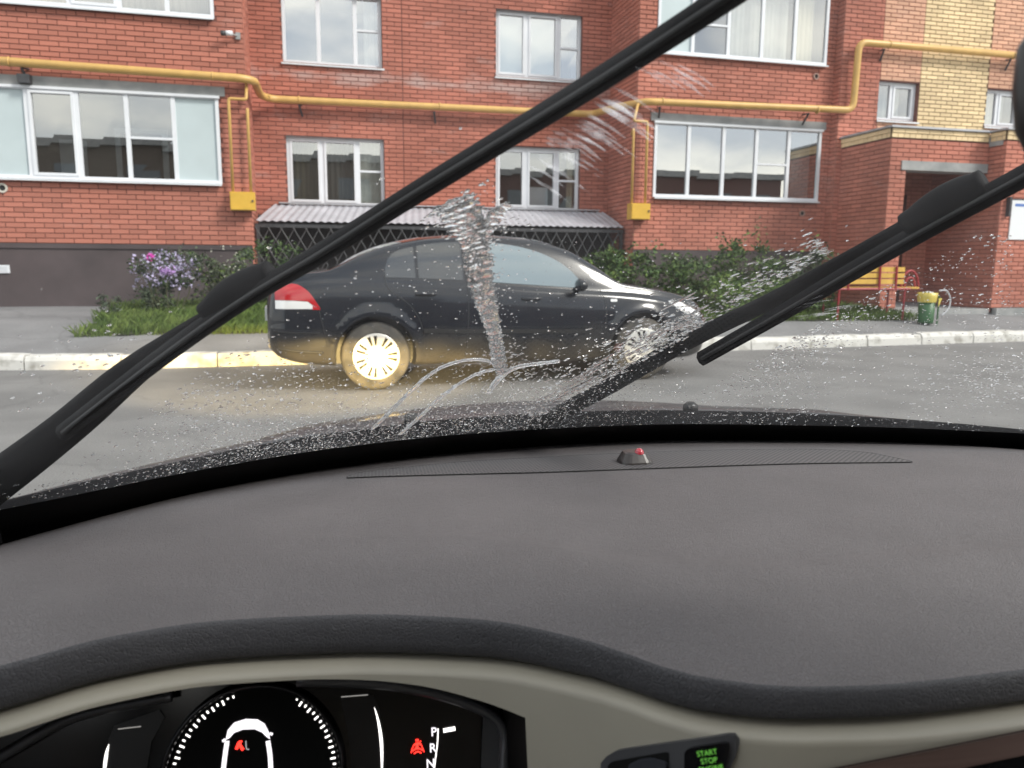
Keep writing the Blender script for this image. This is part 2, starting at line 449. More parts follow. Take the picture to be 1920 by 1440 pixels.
def window(fr, s0, s1, z0, z1, splits, o=-.09, transom=None, sashes=(), fw=.055, sill=True, name='window', panels=(), ow=.07, glass=None):
    """frame with mullions at splits; panes one by one; transom: list of (panel, z)"""
    b = MB(fr); d0, d1 = o - ow, o
    b.box((s0, d0, z0), (s0 + fw, d1, z1)); b.box((s1 - fw, d0, z0), (s1, d1, z1))
    b.box((s0 + fw, d0, z0), (s1 - fw, d1, z0 + fw)); b.box((s0 + fw, d0, z1 - fw), (s1 - fw, d1, z1))
    w = b.build(name, M_white, house)
    for x in splits:
        m = MB(fr).box((x - fw * .62, d0, z0 + fw), (x + fw * .62, d1 - .003, z1 - fw)); m.build('mullion', M_white, w)
    xs = [s0 + fw, *splits, s1 - fw]; tr = dict(transom or [])
    for i in range(len(xs) - 1):
        a = xs[i] + (fw * .62 if i else 0); c = xs[i+1] - (fw * .62 if i < len(xs) - 2 else 0); p0, p1 = z0 + fw, z1 - fw
        if i in sashes:
            q = .04; m = MB(fr)
            e0, e1 = o - .05, o + .012
            m.box((a, e0, p0), (a + q, e1, p1)); m.box((c - q, e0, p0), (c, e1, p1)); m.box((a + q, e0, p0), (c - q, e1, p0 + q)); m.box((a + q, e0, p1 - q), (c - q, e1, p1))
            m.build('sash', M_white, w); a += q; c -= q; p0 += q; p1 -= q
        cells = [(p0, p1)]
        if i in tr:
            zz = tr[i]; MB(fr).box((a, o - .05, zz - .018), (c, o - .004, zz + .018)).build('transom', M_white, w)
            cells = [(p0, zz - .018), (zz + .018, p1)]
        for (q0, q1) in cells:
            mt = M_frost if i in panels else (glass or M_pane)
            m = MB(fr); tl = rnd.uniform(-.0012, .0012); t2 = rnd.uniform(-.0012, .0012)
            m.face([(a, o - .035 + tl, q0), (c, o - .035 - tl, q0), (c, o - .035 + t2, q1), (a, o - .035 - t2, q1)])
            m.build('pane', mt, w)
    if sill:
        m = MB(fr); m.grid([[(s0 - .03, -.02, z0 - .004), (s1 + .03, -.02, z0 - .004)], [(s0 - .03, .05, z0 - .022), (s1 + .03, .05, z0 - .022)], [(s0 - .03, .05, z0 - .05), (s1 + .03, .05, z0 - .05)]])
        m.build('sill', M_sillm, w)
    return w

# --- left balcony bay
ua0 = -9.2
Ls = UAB - ua0; o0 = -ua0
gl = (-7.9 + o0, -1.30 + o0)
holesA = [(gl[0], gl[1], 2.40, 3.72), (gl[0], gl[1], 4.86, 6.18)]
wA, fA = brick_wall(ua0, VA, (1, 0), Ls, 1.45, ZT, holesA,
                    singles=lambda q: -4.75 < q[0] + ua0 < -1.2 and (q[2] < 2.4 or 3.86 < q[2] < 4.86))
mu = [-7.25, -6.6, -5.95, -5.3, -4.63, -3.97, -3.30, -2.62, -1.96]
bgA = window(fA, gl[0], gl[1], 2.40, 3.72, [x + o0 for x in mu], o=.03, transom=[(8, 3.05), (3, 3.05)], sashes=(6,), sill=False, name='balcony_glazing', panels=(4, 5, 9), fw=.05, ow=.05)
MB(fA).box((gl[0] - .02, .031, 3.685), (gl[1] + .02, .06, 3.725)).build('head_rail', M_white, bgA)
room(fA, gl[0], gl[1], 2.40, 3.72, 1.25, M_room)
# the inner wall of the loggia: a doorway, a dark doorframe and a cupboard
b = MB(fA); b.box((-2.95 + o0, -1.24, 1.95), (-2.36 + o0, -1.2, 3.28)); b.build('inner_door', mat('dark_brown_door', (.035, .022, .018), .6), house)
b = MB(fA); b.box((-3.06 + o0, -1.2, 1.95), (-2.97 + o0, -1.17, 3.36)); b.box((-2.34 + o0, -1.2, 1.95), (-2.25 + o0, -1.17, 3.36)); b.box((-2.97 + o0, -1.2, 3.29), (-2.34 + o0, -1.17, 3.36)); b.build('door_frame', M_white, house)
b = MB(fA); b.box((-1.93 + o0, -1.1, 1.95), (-1.36 + o0, -.8, 2.95)); b.build('cupboard', mat('beige_laminate', (.33, .29, .24), .6), house)
b = MB(fA); b.box((-3.9 + o0, -1.22, 1.95), (-3.5 + o0, -1.19, 3.15)); b.build('inner_window', M_white, house)
bgU = window(fA, gl[0], gl[1], 4.86, 6.18, [x + o0 for x in mu], o=.03, sashes=(7, 3), sill=False, name='balcony_glazing', fw=.05, ow=.05)
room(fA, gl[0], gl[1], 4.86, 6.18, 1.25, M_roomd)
cloth(fA, -3.25 + o0, -1.4 + o0, 4.8, 6.1, -.2, mat('taupe_curtain', (.2, .18, .17), .9), bgU)
cloth(fA, -3.9 + o0, -3.4 + o0, 4.8, 6.1, -.2, mat('cream_curtain', (.5, .42, .3), .9), bgU)
MB(fA).box((gl[0] - .12, -.05, 3.723), (gl[1] + .1, .035, 3.865)).build('lintel', M_conc, house)
for zz in (2.398, 4.858):
    m = MB(fA); m.grid([[(gl[0], .02, zz), (gl[1], .02, zz)], [(gl[0], .1, zz - .012), (gl[1], .1, zz - .012)], [(gl[0], .1, zz - .035), (gl[1], .1, zz - .035)]]); m.build('drip_sill', M_sillm, house)
b = MB(fA); b.box((0, -.3, .2), (Ls, .015, 1.372)); b.build('plinth', M_plinth, house)
b = MB(fA); b.box((0, -.3, 1.375), (Ls, .035, 1.447)); b.build('plinth_band', M_plinth, house)
brick_wall(UAB, VA, (0, 1), VB - VA, 1.15, ZT)                          # right-hand return of the left bay

# --- recessed middle
LB = UBC - UAB; ob = -UAB
W1, W2 = (-.34 + ob, 1.36 + ob), (3.44 + ob, 5.11 + ob)
holesB = [(*W1, 2.21, 3.40), (*W1, 4.62, 5.82), (*W2, 2.21, 3.38), (*W2, 4.62, 5.82)]
wB, fB = brick_wall(UAB, VB, (1, 0), LB, .46, ZT, holesB, zones=[(0, 1.71 + ob, M_redB), (1.715 + ob, LB, M_redB)])
sp1 = [.27 + ob, .90 + ob]; sp2 = [4.05 + ob, 4.68 + ob]
w = window(fB, *W1, 2.21, 3.40, sp1, transom=[(2, 2.83)], sashes=(0, 1))
room(fB, *W1, 2.21, 3.40, 1.6, M_room)
cloth(fB, W1[0] + .05, W1[0] + .62, 2.25, 3.36, -.26, mat('olive_curtain', (.07, .06, .03), .9), w); cloth(fB, W1[0] + .66, W1[0] + 1.22, 2.25, 3.36, -.27, mat('grey_brown_curtain', (.09, .082, .075), .9), w); cloth(fB, W1[1] - .44, W1[1] - .04, 2.25, 3.36, -.24, M_cur, w, .006)
w = window(fB, *W1, 4.62, 5.82, sp1, transom=[(2, 5.25)], sashes=(), glass=M_pane2)
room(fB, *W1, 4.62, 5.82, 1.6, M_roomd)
cloth(fB, W1[1] - .3, W1[1] - .12, 4.6, 5.8, -.22, M_cur, w)
w = window(fB, *W2, 2.21, 3.38, sp2, transom=[(2, 2.78)], sashes=(0, 1))
room(fB, *W2, 2.21, 3.38, 1.6, M_room)
cloth(fB, W2[1] - .2, W2[1] - .05, 2.2, 3.36, -.22, mat('straw_curtain', (.55, .45, .3), .9), w)
MB(fB).box((W2[0] + .74, -.5, 1.9), (W2[0] + 1.1, -.25, 2.66)).build('cabinet', M_white, house)
w = window(fB, *W2, 4.62, 5.82, sp2, transom=[(2, 5.22)], sashes=(0, 1), glass=M_pane2)
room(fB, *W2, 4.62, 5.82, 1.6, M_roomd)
bl = MB(fB)
for k in range(30): bl.box((W2[0] + .04, -.18, 4.66 + k * .038), (W2[0] + 1.22, -.172, 4.66 + k * .038 + .034))
bl.build('blind', M_blind, w)
cloth(fB, W2[1] - .16, W2[1] - .05, 4.6, 5.8, -.22, mat('violet_curtain', (.2, .17, .24), .9), w)

# --- right balcony bay
LC = UCD - UBC; oc = -UBC
G2 = (6.05 + oc, 9.48 + oc)
holesC = [(*G2, 2.40, 3.72), (*G2, 4.88, 6.2)]
wC, fC = brick_wall(UBC, VC, (1, 0), LC, 1.45, ZT, holesC)
brick_wall(UBC, VB, (0, -1), VB - VC, 1.15, ZT)
mc = [6.73 + oc, 7.43 + oc, 8.11 + oc, 8.79 + oc]
bg2 = window(fC, *G2, 2.40, 3.72, mc, o=.03, transom=[(3, 3.05)], sill=False, glass=M_pane2, name='balcony_glazing', fw=.05, ow=.05)
MB(fC).box((G2[0] - .02, .031, 3.685), (G2[1] + .02, .06, 3.725)).build('head_rail', M_white, bg2)
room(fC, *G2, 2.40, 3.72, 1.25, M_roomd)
b = MB(fC); b.box((9.0 + oc, -.35, 2.0), (9.4 + oc, -.2, 3.66)); b.build('cupboard', M_frost, house)
bg3 = window(fC, *G2, 4.88, 6.2, mc, o=.03, transom=[(1, 5.42)], sill=False, name='balcony_glazing', fw=.05, ow=.05, panels=(0,))
room(fC, *G2, 4.88, 6.2, 1.25, M_room)
cloth(fC, 7.5 + oc, 8.75 + oc, 4.85, 6.15, -.18, M_cur, bg3, .008); cloth(fC, 8.85 + oc, 9.28 + oc, 4.85, 6.15, -.15, mat('ivory_curtain', (.62, .55, .38), .9), bg3, .01)
MB(fC).box((G2[0] - .08, -.05, 3.723), (G2[1] + .08, .035, 3.865)).build('lintel', M_conc, house)
for zz in (2.398, 4.878):
    m = MB(fC); m.grid([[(G2[0], .02, zz), (G2[1], .02, zz)], [(G2[0], .1, zz - .012), (G2[1], .1, zz - .012)], [(G2[0], .1, zz - .035), (G2[1], .1, zz - .035)]]); m.build('drip_sill', M_sillm, house)
b = MB(fC); b.box((0, -.3, .2), (LC, .015, 1.447)); b.build('plinth', M_plinth, house)

# --- stair bay in pink and yellow brick
ud1 = 17.0; LD = ud1 - UCD; od = -UCD
wins = [(10.53 + od, 11.43 + od), (13.03 + od, 13.93 + od)]
holesD = [(*q, 3.94, 4.65) for q in wins] + [(10.35 + od, 11.35 + od, .42, 2.55)]
brick_wall(UCD, VC, (0, -1), VC - VD, .46, ZT)
lo = lambda top: (lambda z: top if z > 3.5 else M_red)
wD, fD = brick_wall(UCD, VD, (1, 0), LD, .46, ZT, holesD,
                    zones=[(0, 10.54 + od, M_red), (10.54 + od, 11.44 + od, lo(M_pink)), (11.44 + od, 13.03 + od, lo(M_yel)), (13.03 + od, 13.94 + od, lo(M_pink)), (13.94 + od, LD, M_red)], mort=M_mort)
# straw mortar shows between the yellow bricks
b = MB(fD); b.face([(11.44 + od, .002, 3.5), (13.028 + od, .002, 3.5), (13.028 + od, .002, ZT), (11.44 + od, .002, ZT)]); b.build('mortar', M_mort_y, wD)
for q in wins:
    w = window(fD, *q, 3.94, 4.65, [q[0] + .36], sashes=(1,)); room(fD, *q, 3.94, 4.65, 1.2, M_room)
    cloth(fD, q[0] + .05, q[1] - .2, 3.9, 4.6, -.3, M_cur, w, .01)
b = MB(fD); b.box((10.36 + od, -.12, .43), (11.34 + od, -.07, 2.53)); dr = b.build('entrance_door', M_door, house)
b = MB(fD); b.box((10.48 + od, -.069, 1.4), (10.51 + od, -.02, 1.75)); b.build('handle', M_dkmetal, dr)

# --- entrance porch
brick_wall(UPL, VD, (0, -1), VD - VP, .36, 3.38)
wP, fP = brick_wall(UPL, VP, (1, 0), UPR - UPL, .36, 3.38, [(10.16 - UPL, UPR - UPL + .1, .0, 3.0)])
MB(fP).box((10.05 - UPL, -.3, 2.842), (UPR - UPL - .02, .03, 3.0)).build('lintel', M_conc, house)
brick_wall(10.16, VP, (0, 1), .3, .36, 2.84)
brick_wall(UPR, VD, (0, -1), VD - VF, .36, 3.38)
wF, fF = brick_wall(UPR, VF, (1, 0), 5.0, .44, 3.38)
b = MB(S); b.box((UPR + .04, VF - .10, .1), (17, VF - .011, .435)); b.build('plinth', M_conc, house)
def cap(u0, v0, d, L):
    """two courses of yellow brick under a zinc flashing"""
    fr = frame_of(u0, v0, d)
    b = MB(fr); b.box((-.02, -.25, 3.381), (L, .012, 3.54)); w = b.build('cornice', M_mort_y, house)
    b = MB(fr)
    for r in range(2):
        k = 0; s = .0
        while s < L - .03:
            t = min(s + (.25 if r else .12), L)
            o = .035 if r else .022
            b.box((s, .0, 3.385 + r * .077), (t - .008, o, 3.385 + r * .077 + .07)); s = t + .002
    b.build('brickwork', M_yel, w, kind='stuff')
    b = MB(fr); b.box((-.06, -.3, 3.542), (L + .0, .075, 3.575)); b.build('flashing', M_curb_cap, w)
cap(UPL, VD - .002, (0, -1), VD - VP + .002)
cap(UPL, VP, (1, 0), UPR - UPL - .04)
cap(UPR, VP - .04, (0, -1), VP - VF - .04)
cap(UPR, VF, (1, 0), 5.0)
b = MB(S); b.box((UPL + .05, VP + .02, 3.30), (UPR - .03, VD - .02, 3.52)); b.build('porch_roof', M_conc, house)
b = MB(S); b.box((UPR - .02, VF + .05, 3.30), (16.8, VD - .02, 3.51)); b.build('porch_roof', M_conc, house)
b = MB(S); b.box((UPL + .1, VP - .35, .1), (UPR - .02, VD, .425)); b.build('porch_floor', M_conc, house)
# the body of the house behind, so that it has a back and a roof
b = MB(S); b.box((ua0, VB + 2.0, .3), (ud1, VB + 10, ZT + .002)); b.box((ua0, VA + 1.35, ZT), (ud1, VB + 10, ZT + .4)); b.build('rear_block', M_mort, house)

# ------------------------------------------------------------------ notice board by the entrance
nb = empty('notice_board', S(12.45, VF, 1.6), 'white notice board on the brick wall right of the entrance', 'sign')
m_notice = mat('white_board', (.78, .8, .82), .4)
nbp = MB(fF).box((12.13 - UPR, .012, 1.66), (12.9 - UPR, .03, 2.35)).build('panel', m_notice, nb)
MB(fF).box((12.2 - UPR, .031, 2.24), (12.83 - UPR, .033, 2.29)).build('header_strip', mat('blue_print', (.1, .2, .5), .5), nb)
MB(fF).box((12.13 - UPR, .012, 2.353), (12.9 - UPR, .036, 2.375)).build('rim', M_dkmetal, nb)
MB(fF).box((12.02 - UPR, .012, 2.06), (12.06 - UPR, .09, 2.40)).build('bracket', M_dkmetal, nb)

# ------------------------------------------------------------------ vents, plate, camera
def ring(name, fr, s, z, ro, label, cat, m, m2):
    e = empty(name, fr(s, 0, z), label, cat)
    b = MB(fr); n = 20; prof = [(ro, .010), (ro, .035), (ro * .62, .035), (ro * .6, .012)]
    b.grid([[(s + r * math.cos(2*math.pi*k/n), o, z + r * math.sin(2*math.pi*k/n)) for k in range(n)] for r, o in prof], True)
    b.build('collar', m, e)
    b = MB(fr); b.f.append([b.pt((s + ro * .6 * math.cos(2*math.pi*k/n), .013, z + ro * .6 * math.sin(2*math.pi*k/n))) for k in range(n)]); b.build('mouth', m2, e)
M_vent = mat('cream_plastic', (.6, .57, .5), .5); M_hole = mat('vent_dark', (.02, .02, .02), .8)
ring('wall_vent', fA, -4.38 + o0, 2.25, .07, 'round cream vent under the big glazed balcony left of the pipes', 'vent', M_vent, M_hole)
ring('wall_vent', fC, 9.16 + oc, 2.17, .06, 'round vent in the brick below the ground floor corner balcony', 'vent', mat('brick_coloured_plastic', (.33, .2, .16), .6), M_hole)
ring('wall_vent', fC, 9.28 + oc, 4.68, .06, 'round vent in the brick right under the upper corner balcony', 'vent', MATS['brick_coloured_plastic'], M_hole)
pl = empty('vent_plate', fA(-4.45 + o0, 0, 1.06), 'white vent plate on the dark plum plinth', 'vent')
MB(fA).box((-4.6 + o0, .017, 1.0), (-4.38 + o0, .04, 1.12)).build('plate', M_white, pl)
for k in range(4): MB(fA).box((-4.57 + o0, .041, 1.02 + k * .024), (-4.41 + o0, .046, 1.03 + k * .024)).build('slat', M_sillm, pl)
cc = empty('security_camera', fA(-1.1 + o0, 0, 4.63), 'small white security camera on the brick corner above the gas pipe', 'camera')
MB(fA).box((-1.0 + o0, .012, 4.58), (-.93 + o0, .05, 4.68)).build('base', mat('grey_box', (.3, .3, .3), .5), cc)
b = MB(); b.tube([fA(-.97 + o0, .04, 4.63), fA(-1.03 + o0, .1, 4.63), fA(-1.08 + o0, .12, 4.64)], .014); b.build('arm', MATS['grey_box'], cc)
b = MB(); b.tube([fA(-1.04 + o0, .11, 4.645), fA(-1.14 + o0, .14, 4.63)], .038, 14); b.build('body', M_white, cc, True)
b = MB(); b.tube([fA(-1.14 + o0, .14, 4.63), fA(-1.2 + o0, .158, 4.622)], .04, 14); b.build('hood', M_dkmetal, cc, True)

# ------------------------------------------------------------------ yellow gas pipe
M_gas = mat('ochre_yellow_paint', (.60, .37, .115), .42, var=.08, scale=5, bump=.15, bscale=60)
M_gasbox = mat('golden_yellow_paint', (.70, .42, .05), .4, var=.06, scale=6)
gp = empty('gas_pipe', S(3, 13.2, 4.0), 'ochre yellow gas pipe running along the brick front and stepping up', 'pipe')
o = .17
main = [S(-9, VA - o, 4.06), S(UAB - .05, VA - o, 3.98), S(UAB + .13, VA + .05, 3.98), S(UAB + .22, VB - o - .35, 3.97), S(UAB + .5, VB - o, 3.97),
        S(UBC - .42, VB - o, 4.0), S(UBC - .16, VC + .25, 4.01), S(UBC - .02, VC - o, 4.01), S(9.86, VC - o - .12, 4.05), S(9.9, VD - o, 4.1), S(9.9, VD - o, 5.24), S(17, VD - o, 5.27)]
main = [main[0], main[1], S(UAB + .14, VA - o + .08, 3.97), S(UAB + .17, VB - o - .2, 3.96), S(UAB + .35, VB - o, 3.95), S(UBC - .42, VB - o, 4.0),
        S(UBC - .18, VC + .35, 4.01), S(UBC + .12, VC - o, 4.01), S(9.9, VC - o - .15, 4.05), S(9.9, VD - o, 5.24), S(17, VD - o, 5.27)]
b = MB(); b.tube(bend(main, .16), .062, 16); b.build('main_pipe', M_gas, gp, True)
def collar(p, t): b = MB(); b.tube([p - t * .012, p + t * .012], .069, 16); b.build('weld_collar', M_gas, gp, True)
ud = S(1, 0, 0)
for u_ in (-4.1, -1.35): collar(S(u_, VA - o, 4.06 - .01 * (u_ + 9)), ud)
for u_ in (-.1, 2.35, 4.6): collar(S(u_, VB - o, 3.96 + .008 * (u_ + .5)), ud)
for u_ in (6.1, 9.15): collar(S(u_, VC - o - .01 * (u_ - 5.8) * 4, 4.02), ud)
for u_ in (10.55, 13.4): collar(S(u_, VD - o, 5.245), ud)
def bracket(fr, s, z, out):
    b = MB(); b.tube([fr(s, .01, z - .24), fr(s - .05, out, z - .075)], .018, 6); b.tube([fr(s, .01, z - .05), fr(s - .05, out, z - .075)], .015, 6)
    b.build('bracket', M_dkmetal, gp)
bracket(fA, -3.9 + o0, 4.01, o); bracket(fA, -6.5 + o0, 4.03, o)
MB(fA).box((-4.02 + o0, .036, 3.74), (-3.86 + o0, .16, 3.86)).build('bracket_plate', M_dkmetal, gp)
for u_ in (-.05, 2.3): bracket(fB, u_ + ob, 3.96, o)
bracket(fC, 6.12 + oc, 4.0, o); bracket(fC, 9.05 + oc, 4.03, o + .1)
bracket(fD, 10.5 + od, 5.23, o); bracket(fD, 13.4 + od, 5.25, o)
def drop(fr, s1, s2, zt, zb, mirror, feed):
    b = MB(); b.tube(bend([feed, fr(s1 + (.26 if not mirror else -.26), .12, zt), fr(s1, .12, zt), fr(s1, .12, zb)], .04), .024, 10); b.build('down_pipe', M_gas, gp, True)
    b = MB(); b.tube(bend([fr(s2, .03, zt - .22), fr(s2, .12, zt - .13), fr(s2, .12, zb)], .04), .024, 10); b.build('return_pipe', M_gas, gp, True)
    s0, s3 = min(s1, s2) - .04, max(s1, s2) + .06
    x = MB(fr).box((s0, .02, zb - .28), (s3, .22, zb)).build('regulator_box', M_gasbox, gp)
    MB(fr).box((s0 + .012, .221, zb - .27), (s3 - .012, .228, zb - .012)).build('box_door', M_gasbox, x)
    MB(fr).box((s3 - .045, .229, zb - .15), (s3 - .02, .245, zb - .12)).build('latch', M_dkmetal, x)
drop(fA, -1.14 + o0, -.87 + o0, 3.68, 2.27, False, S(UAB + .02, VA - .05, 3.95))
drop(fC, 5.86 + oc, 5.58 + oc + .02, 3.68, 2.26, True, S(UBC - .02, VC - .1, 3.98))

# ------------------------------------------------------------------ sheet metal canopy and lattice over the basement entrance
cp = empty('basement_canopy', S(2.4, 13.6, .5), 'grey corrugated sheet canopy with dark diamond lattice over the basement stairs', 'canopy')
b = MB(S); n = 260; rows = []
for (v, z, sh) in ((VB - .02, 2.20, .28), (VB - .5, 2.04, .14), (13.62, 1.86, 0)):
    rows.append([(-.84 + sh + (5.64 - 2 * sh if True else 0) * 0 + (6.48 - 1.2 * sh) * i / n, v, z + .010 * math.cos(2 * math.pi * i / n * 6.48 / .13)) for i in range(n + 1)])
b.grid(rows); b.build('roof_sheet', M_metal, cp, True)
b = MB(S); b.box((-.5, VB - .1, 2.215), (5.5, VB - .012, 2.235)); b.build('flashing', M_curb_cap, cp)
b = MB(S); b.face([(5.64, 13.62, 1.85), (5.36, VB - .02, 2.19), (5.68, VB - .02, 1.9), (5.68, 13.62, 1.84)]); b.build('end_sheet', M_metal, cp)
b = MB(S); b.box((-.86, 13.66, 1.76), (5.66, 13.70, 1.82)); b.build('beam', M_dkmetal, cp)
b = MB(S); b.box((-.86, 13.6, .3), (5.66, 13.72, 1.0)); b.build('base_wall', M_plinth, cp)
b = MB(S); b.box((-.85, 14.3, 1.0), (5.65, 14.34, 2.0)); b.build('shade_sheet', mat('painted_shade', (.03, .028, .028), .8), cp)  # added dark sheet stands for the shade on the brick behind the lattice
Z0, Z1 = 1.0, 1.76; dx = .43; N = int((6.5 + dx) / .155)
for k in range(-3, 34):
    for sgn in (1, -1):
        x0 = -.86 + k * .2; x1 = x0 + dx
        a, c = (x0, Z0), (x1, Z1)
        if sgn < 0: a, c = (x0, Z1), (x1, Z0)
        t0 = max(0, (-.86 - a[0]) / dx); t1 = min(1, (5.66 - a[0]) / dx)
        if t1 - t0 < .1: continue
        p = [(a[0] + dx * t, a[1] + (c[1] - a[1]) * t) for t in (t0, t1)]
        v_ = 13.67 + .008 * sgn
        b = MB(); b.tube([S(p[0][0], v_, p[0][1]), S(p[1][0], v_, p[1][1])], .009, 4); b.build('lattice_bar', mat('lattice_steel', (.12, .12, .125), .5, metal=.3) if 'lattice_steel' not in MATS else MATS['lattice_steel'], cp)
for u_ in (-.82, 2.4, 5.62):
    b = MB(S); b.box((u_ - .025, 13.66, 1.0), (u_ + .025, 13.71, 1.76)); b.build('post', M_dkmetal, cp)
# ================================================================== the black saloon at the kerb
CT = R(16.5); CF_ = Vector((math.cos(CT), math.sin(CT), 0)); CN_ = Vector((-math.sin(CT), math.cos(CT), 0)); CR_ = Vector((-1.2486, 7.0757, 0))
def X(x, y, z): return CR_ + CF_ * x + CN_ * (y + .87) + Vector((0, 0, z))     # x ahead of the rear axle, y away from us, z up
zroof = cub([-.95, -.93, -.88, -.72, -.44, -.28, -.13, .18, .61, 1.06, 1.52, 1.93, 2.24, 2.50, 2.75, 3.2, 3.45, 3.58, 3.63], [.80, .955, 1.03, 1.07, 1.10, 1.165, 1.245, 1.355, 1.435, 1.46, 1.44, 1.345, 1.165, .99, .945, .86, .77, .67, .52])
zbelt = cub([-.95, -.93, -.88, -.7, -.3, .14, .79, 1.53, 2.0, 2.4, 2.8, 3.2, 3.45, 3.58, 3.63], [.76, .86, .93, .985, 1.02, 1.015, .99, .945, .915, .89, .85, .77, .69, .61, .48])
wide = cub([-.95, -.9, -.75, -.4, 0, 1.3, 2.7, 3.1, 3.4, 3.55, 3.63], [.66, .74, .815, .86, .872, .875, .868, .835, .74, .6, .44])
zsill = cub([-.95, -.85, -.6, 0, 2.4, 3.2, 3.5, 3.63], [.40, .31, .25, .22, .21, .2, .24, .33])
def section(x):
    w, zb, zr, zs = wide(x), zbelt(x), zroof(x), zsill(x)
    h = zr - zb; zt = zb + h * .86; yt = (w - .095) - .42 * (zt - zb)
    zm = max(.54, zs + .12) if zb > .62 else (zs + zb) / 2
    pts = [(w - .10, zs), (w - .045, zs + .035), (w - .012, zs + .5 * (zm - zs)), (w, zm), (w - .004, zm + .4 * (zb - zm)), (w - .03, zb - .16 * (zb - zm)), (w - .065, zb - .012), (w - .085, zb + .006),
           ((w - .085) * .5 + yt * .5 + .012 * min(1, h / .3), (zb + zt) / 2), (yt, zt), (yt * .86, zb + h * .945), (yt * .5, zb + h * .988), (0, zr)]
    P = spline([Vector((a, c, 0)) for a, c in pts], 5)
    out = []
    for p in P:
        y, z = p.x, p.y
        for hx in (0, 2.703):
            r = math.hypot(x - hx, z - .316)
            if z > .25 and z < zb: y += .02 * math.exp(-((r - .40) / .035) ** 2)
        y += .008 * math.exp(-((z - .56) / .02) ** 2) if z < zb else 0
        out.append((y, z))
    return out
_sc = {}
def sect(x):
    k = round(x, 3)
    if k not in _sc: _sc[k] = section(x)
    return _sc[k]
def sy(x, z):
    s = sect(x); n = 45
    for i in range(n):
        if s[i][1] <= z <= s[i+1][1]:
            t = (z - s[i][1]) / max(1e-6, s[i+1][1] - s[i][1]); return s[i][0] + t * (s[i+1][0] - s[i][0])
    return s[n][0] if z > s[n][1] else s[0][0]
def sz(x, y):
    s = sect(x)
    for i in range(44, len(s) - 1):
        if s[i][0] >= y >= s[i+1][0]:
            t = (s[i][0] - y) / max(1e-6, s[i][0] - s[i+1][0]); return s[i][1] + t * (s[i+1][1] - s[i][1])
    return s[-1][1]

def paint():
    m = mat('black_car_paint', (.006, .008, .013), .28, spec=.3, coat=.6)
    n, l = m.node_tree.nodes, m.node_tree.links; p = n['Principled BSDF']
    g = n.new('ShaderNodeNewGeometry'); sp = n.new('ShaderNodeSeparateXYZ'); l.new(g.outputs['Position'], sp.inputs[0])
    t = n.new('ShaderNodeTexNoise'); t.inputs['Scale'].default_value = 3.0; t.inputs['Detail'].default_value = 9; l.new(g.outputs['Position'], t.inputs['Vector'])
    a = n.new('ShaderNodeMath'); a.operation = 'MULTIPLY_ADD'; a.inputs[1].default_value = .5; l.new(t.outputs['Fac'], a.inputs[0])
    neg = n.new('ShaderNodeMath'); neg.operation = 'MULTIPLY'; neg.inputs[1].default_value = -1; l.new(sp.outputs['Z'], neg.inputs[0]); l.new(neg.outputs[0], a.inputs[2])
    mr = n.new('ShaderNodeMapRange'); mr.inputs['From Min'].default_value = -.32; mr.inputs['From Max'].default_value = .05; mr.inputs['To Max'].default_value = .26; l.new(a.outputs[0], mr.inputs['Value'])
    mx = n.new('ShaderNodeMixRGB'); mx.inputs[1].default_value = (.006, .008, .013, 1); mx.inputs[2].default_value = (.16, .14, .11, 1)
    l.new(mr.outputs[0], mx.inputs[0]); l.new(mx.outputs[0], p.inputs['Base Color'])
    r = n.new('ShaderNodeMapRange'); r.inputs['To Min'].default_value = .22; r.inputs['To Max'].default_value = .85; l.new(mr.outputs[0], r.inputs['Value']); l.new(r.outputs[0], p.inputs['Roughness'])
    c = n.new('ShaderNodeMapRange'); c.inputs['From Max'].default_value = .6; c.inputs['To Min'].default_value = .6; c.inputs['To Max'].default_value = .1; l.new(mr.outputs[0], c.inputs['Value']); l.new(c.outputs[0], p.inputs['Coat Weight'])
    return m
M_paint = paint()
M_tint = mat('tinted_glass', (.025, .03, .036), .03, spec=.8, coat=.6)
M_cgl = thin_glass('car_glass', (.55, .62, .64), gain=.8, base=.18)
M_tyre = mat('dusty_tyre', (.03, .03, .03), .85, c2=(.10, .09, .075), scale=6)
M_hub = mat('silver_wheel_cover', (.62, .61, .58), .38, metal=.25, var=.05, scale=6)
M_black = mat('black_rubber', (.012, .012, .013), .6)
M_redl = mat('red_lamp', (.42, .008, .012), .12, coat=.8)
M_whl = mat('clear_lamp', (.8, .8, .8), .12, coat=.8, metal=.1)
car = empty('parked_car', X(1.35, 0, 0), 'dusty black saloon car parked along the whitewashed kerb', 'car')
xs = [-.95 + 4.58 * i / 120 for i in range(121)]
rows = []
for x in xs:
    s = sect(x); rows.append([X(x, -y, z) for y, z in s] + [X(x, y, z) for y, z in reversed(s[:-1])])
b = MB(); ids = b.grid(rows, True); b.f.append(list(reversed(ids[0]))); b.f.append(ids[-1])
body = b.build('body', M_paint, None, True)
def cutter(x, sgn):
    c = MB(); c.tube([X(x, sgn * .62, .316), X(x, sgn * 1.05, .316)], .372, 40)
    return c.build('cutter', M_black)
cuts = [cutter(x, s) for x in (0, 2.703) for s in (-1, 1)]
for c in cuts:
    md = body.modifiers.new('cut', 'BOOLEAN'); md.object = c; md.operation = 'DIFFERENCE'; md.solver = 'EXACT'
dg = bpy.context.evaluated_depsgraph_get(); dg.update()
nm = bpy.data.meshes.new_from_object(body.evaluated_get(dg))
old = body.data; body.modifiers.clear(); body.data = nm
for c in cuts: bpy.data.objects.remove(c)
nm.polygons.foreach_set('use_smooth', [True] * len(nm.polygons))
try: nm.set_sharp_from_angle(angle=R(32))
except Exception: pass
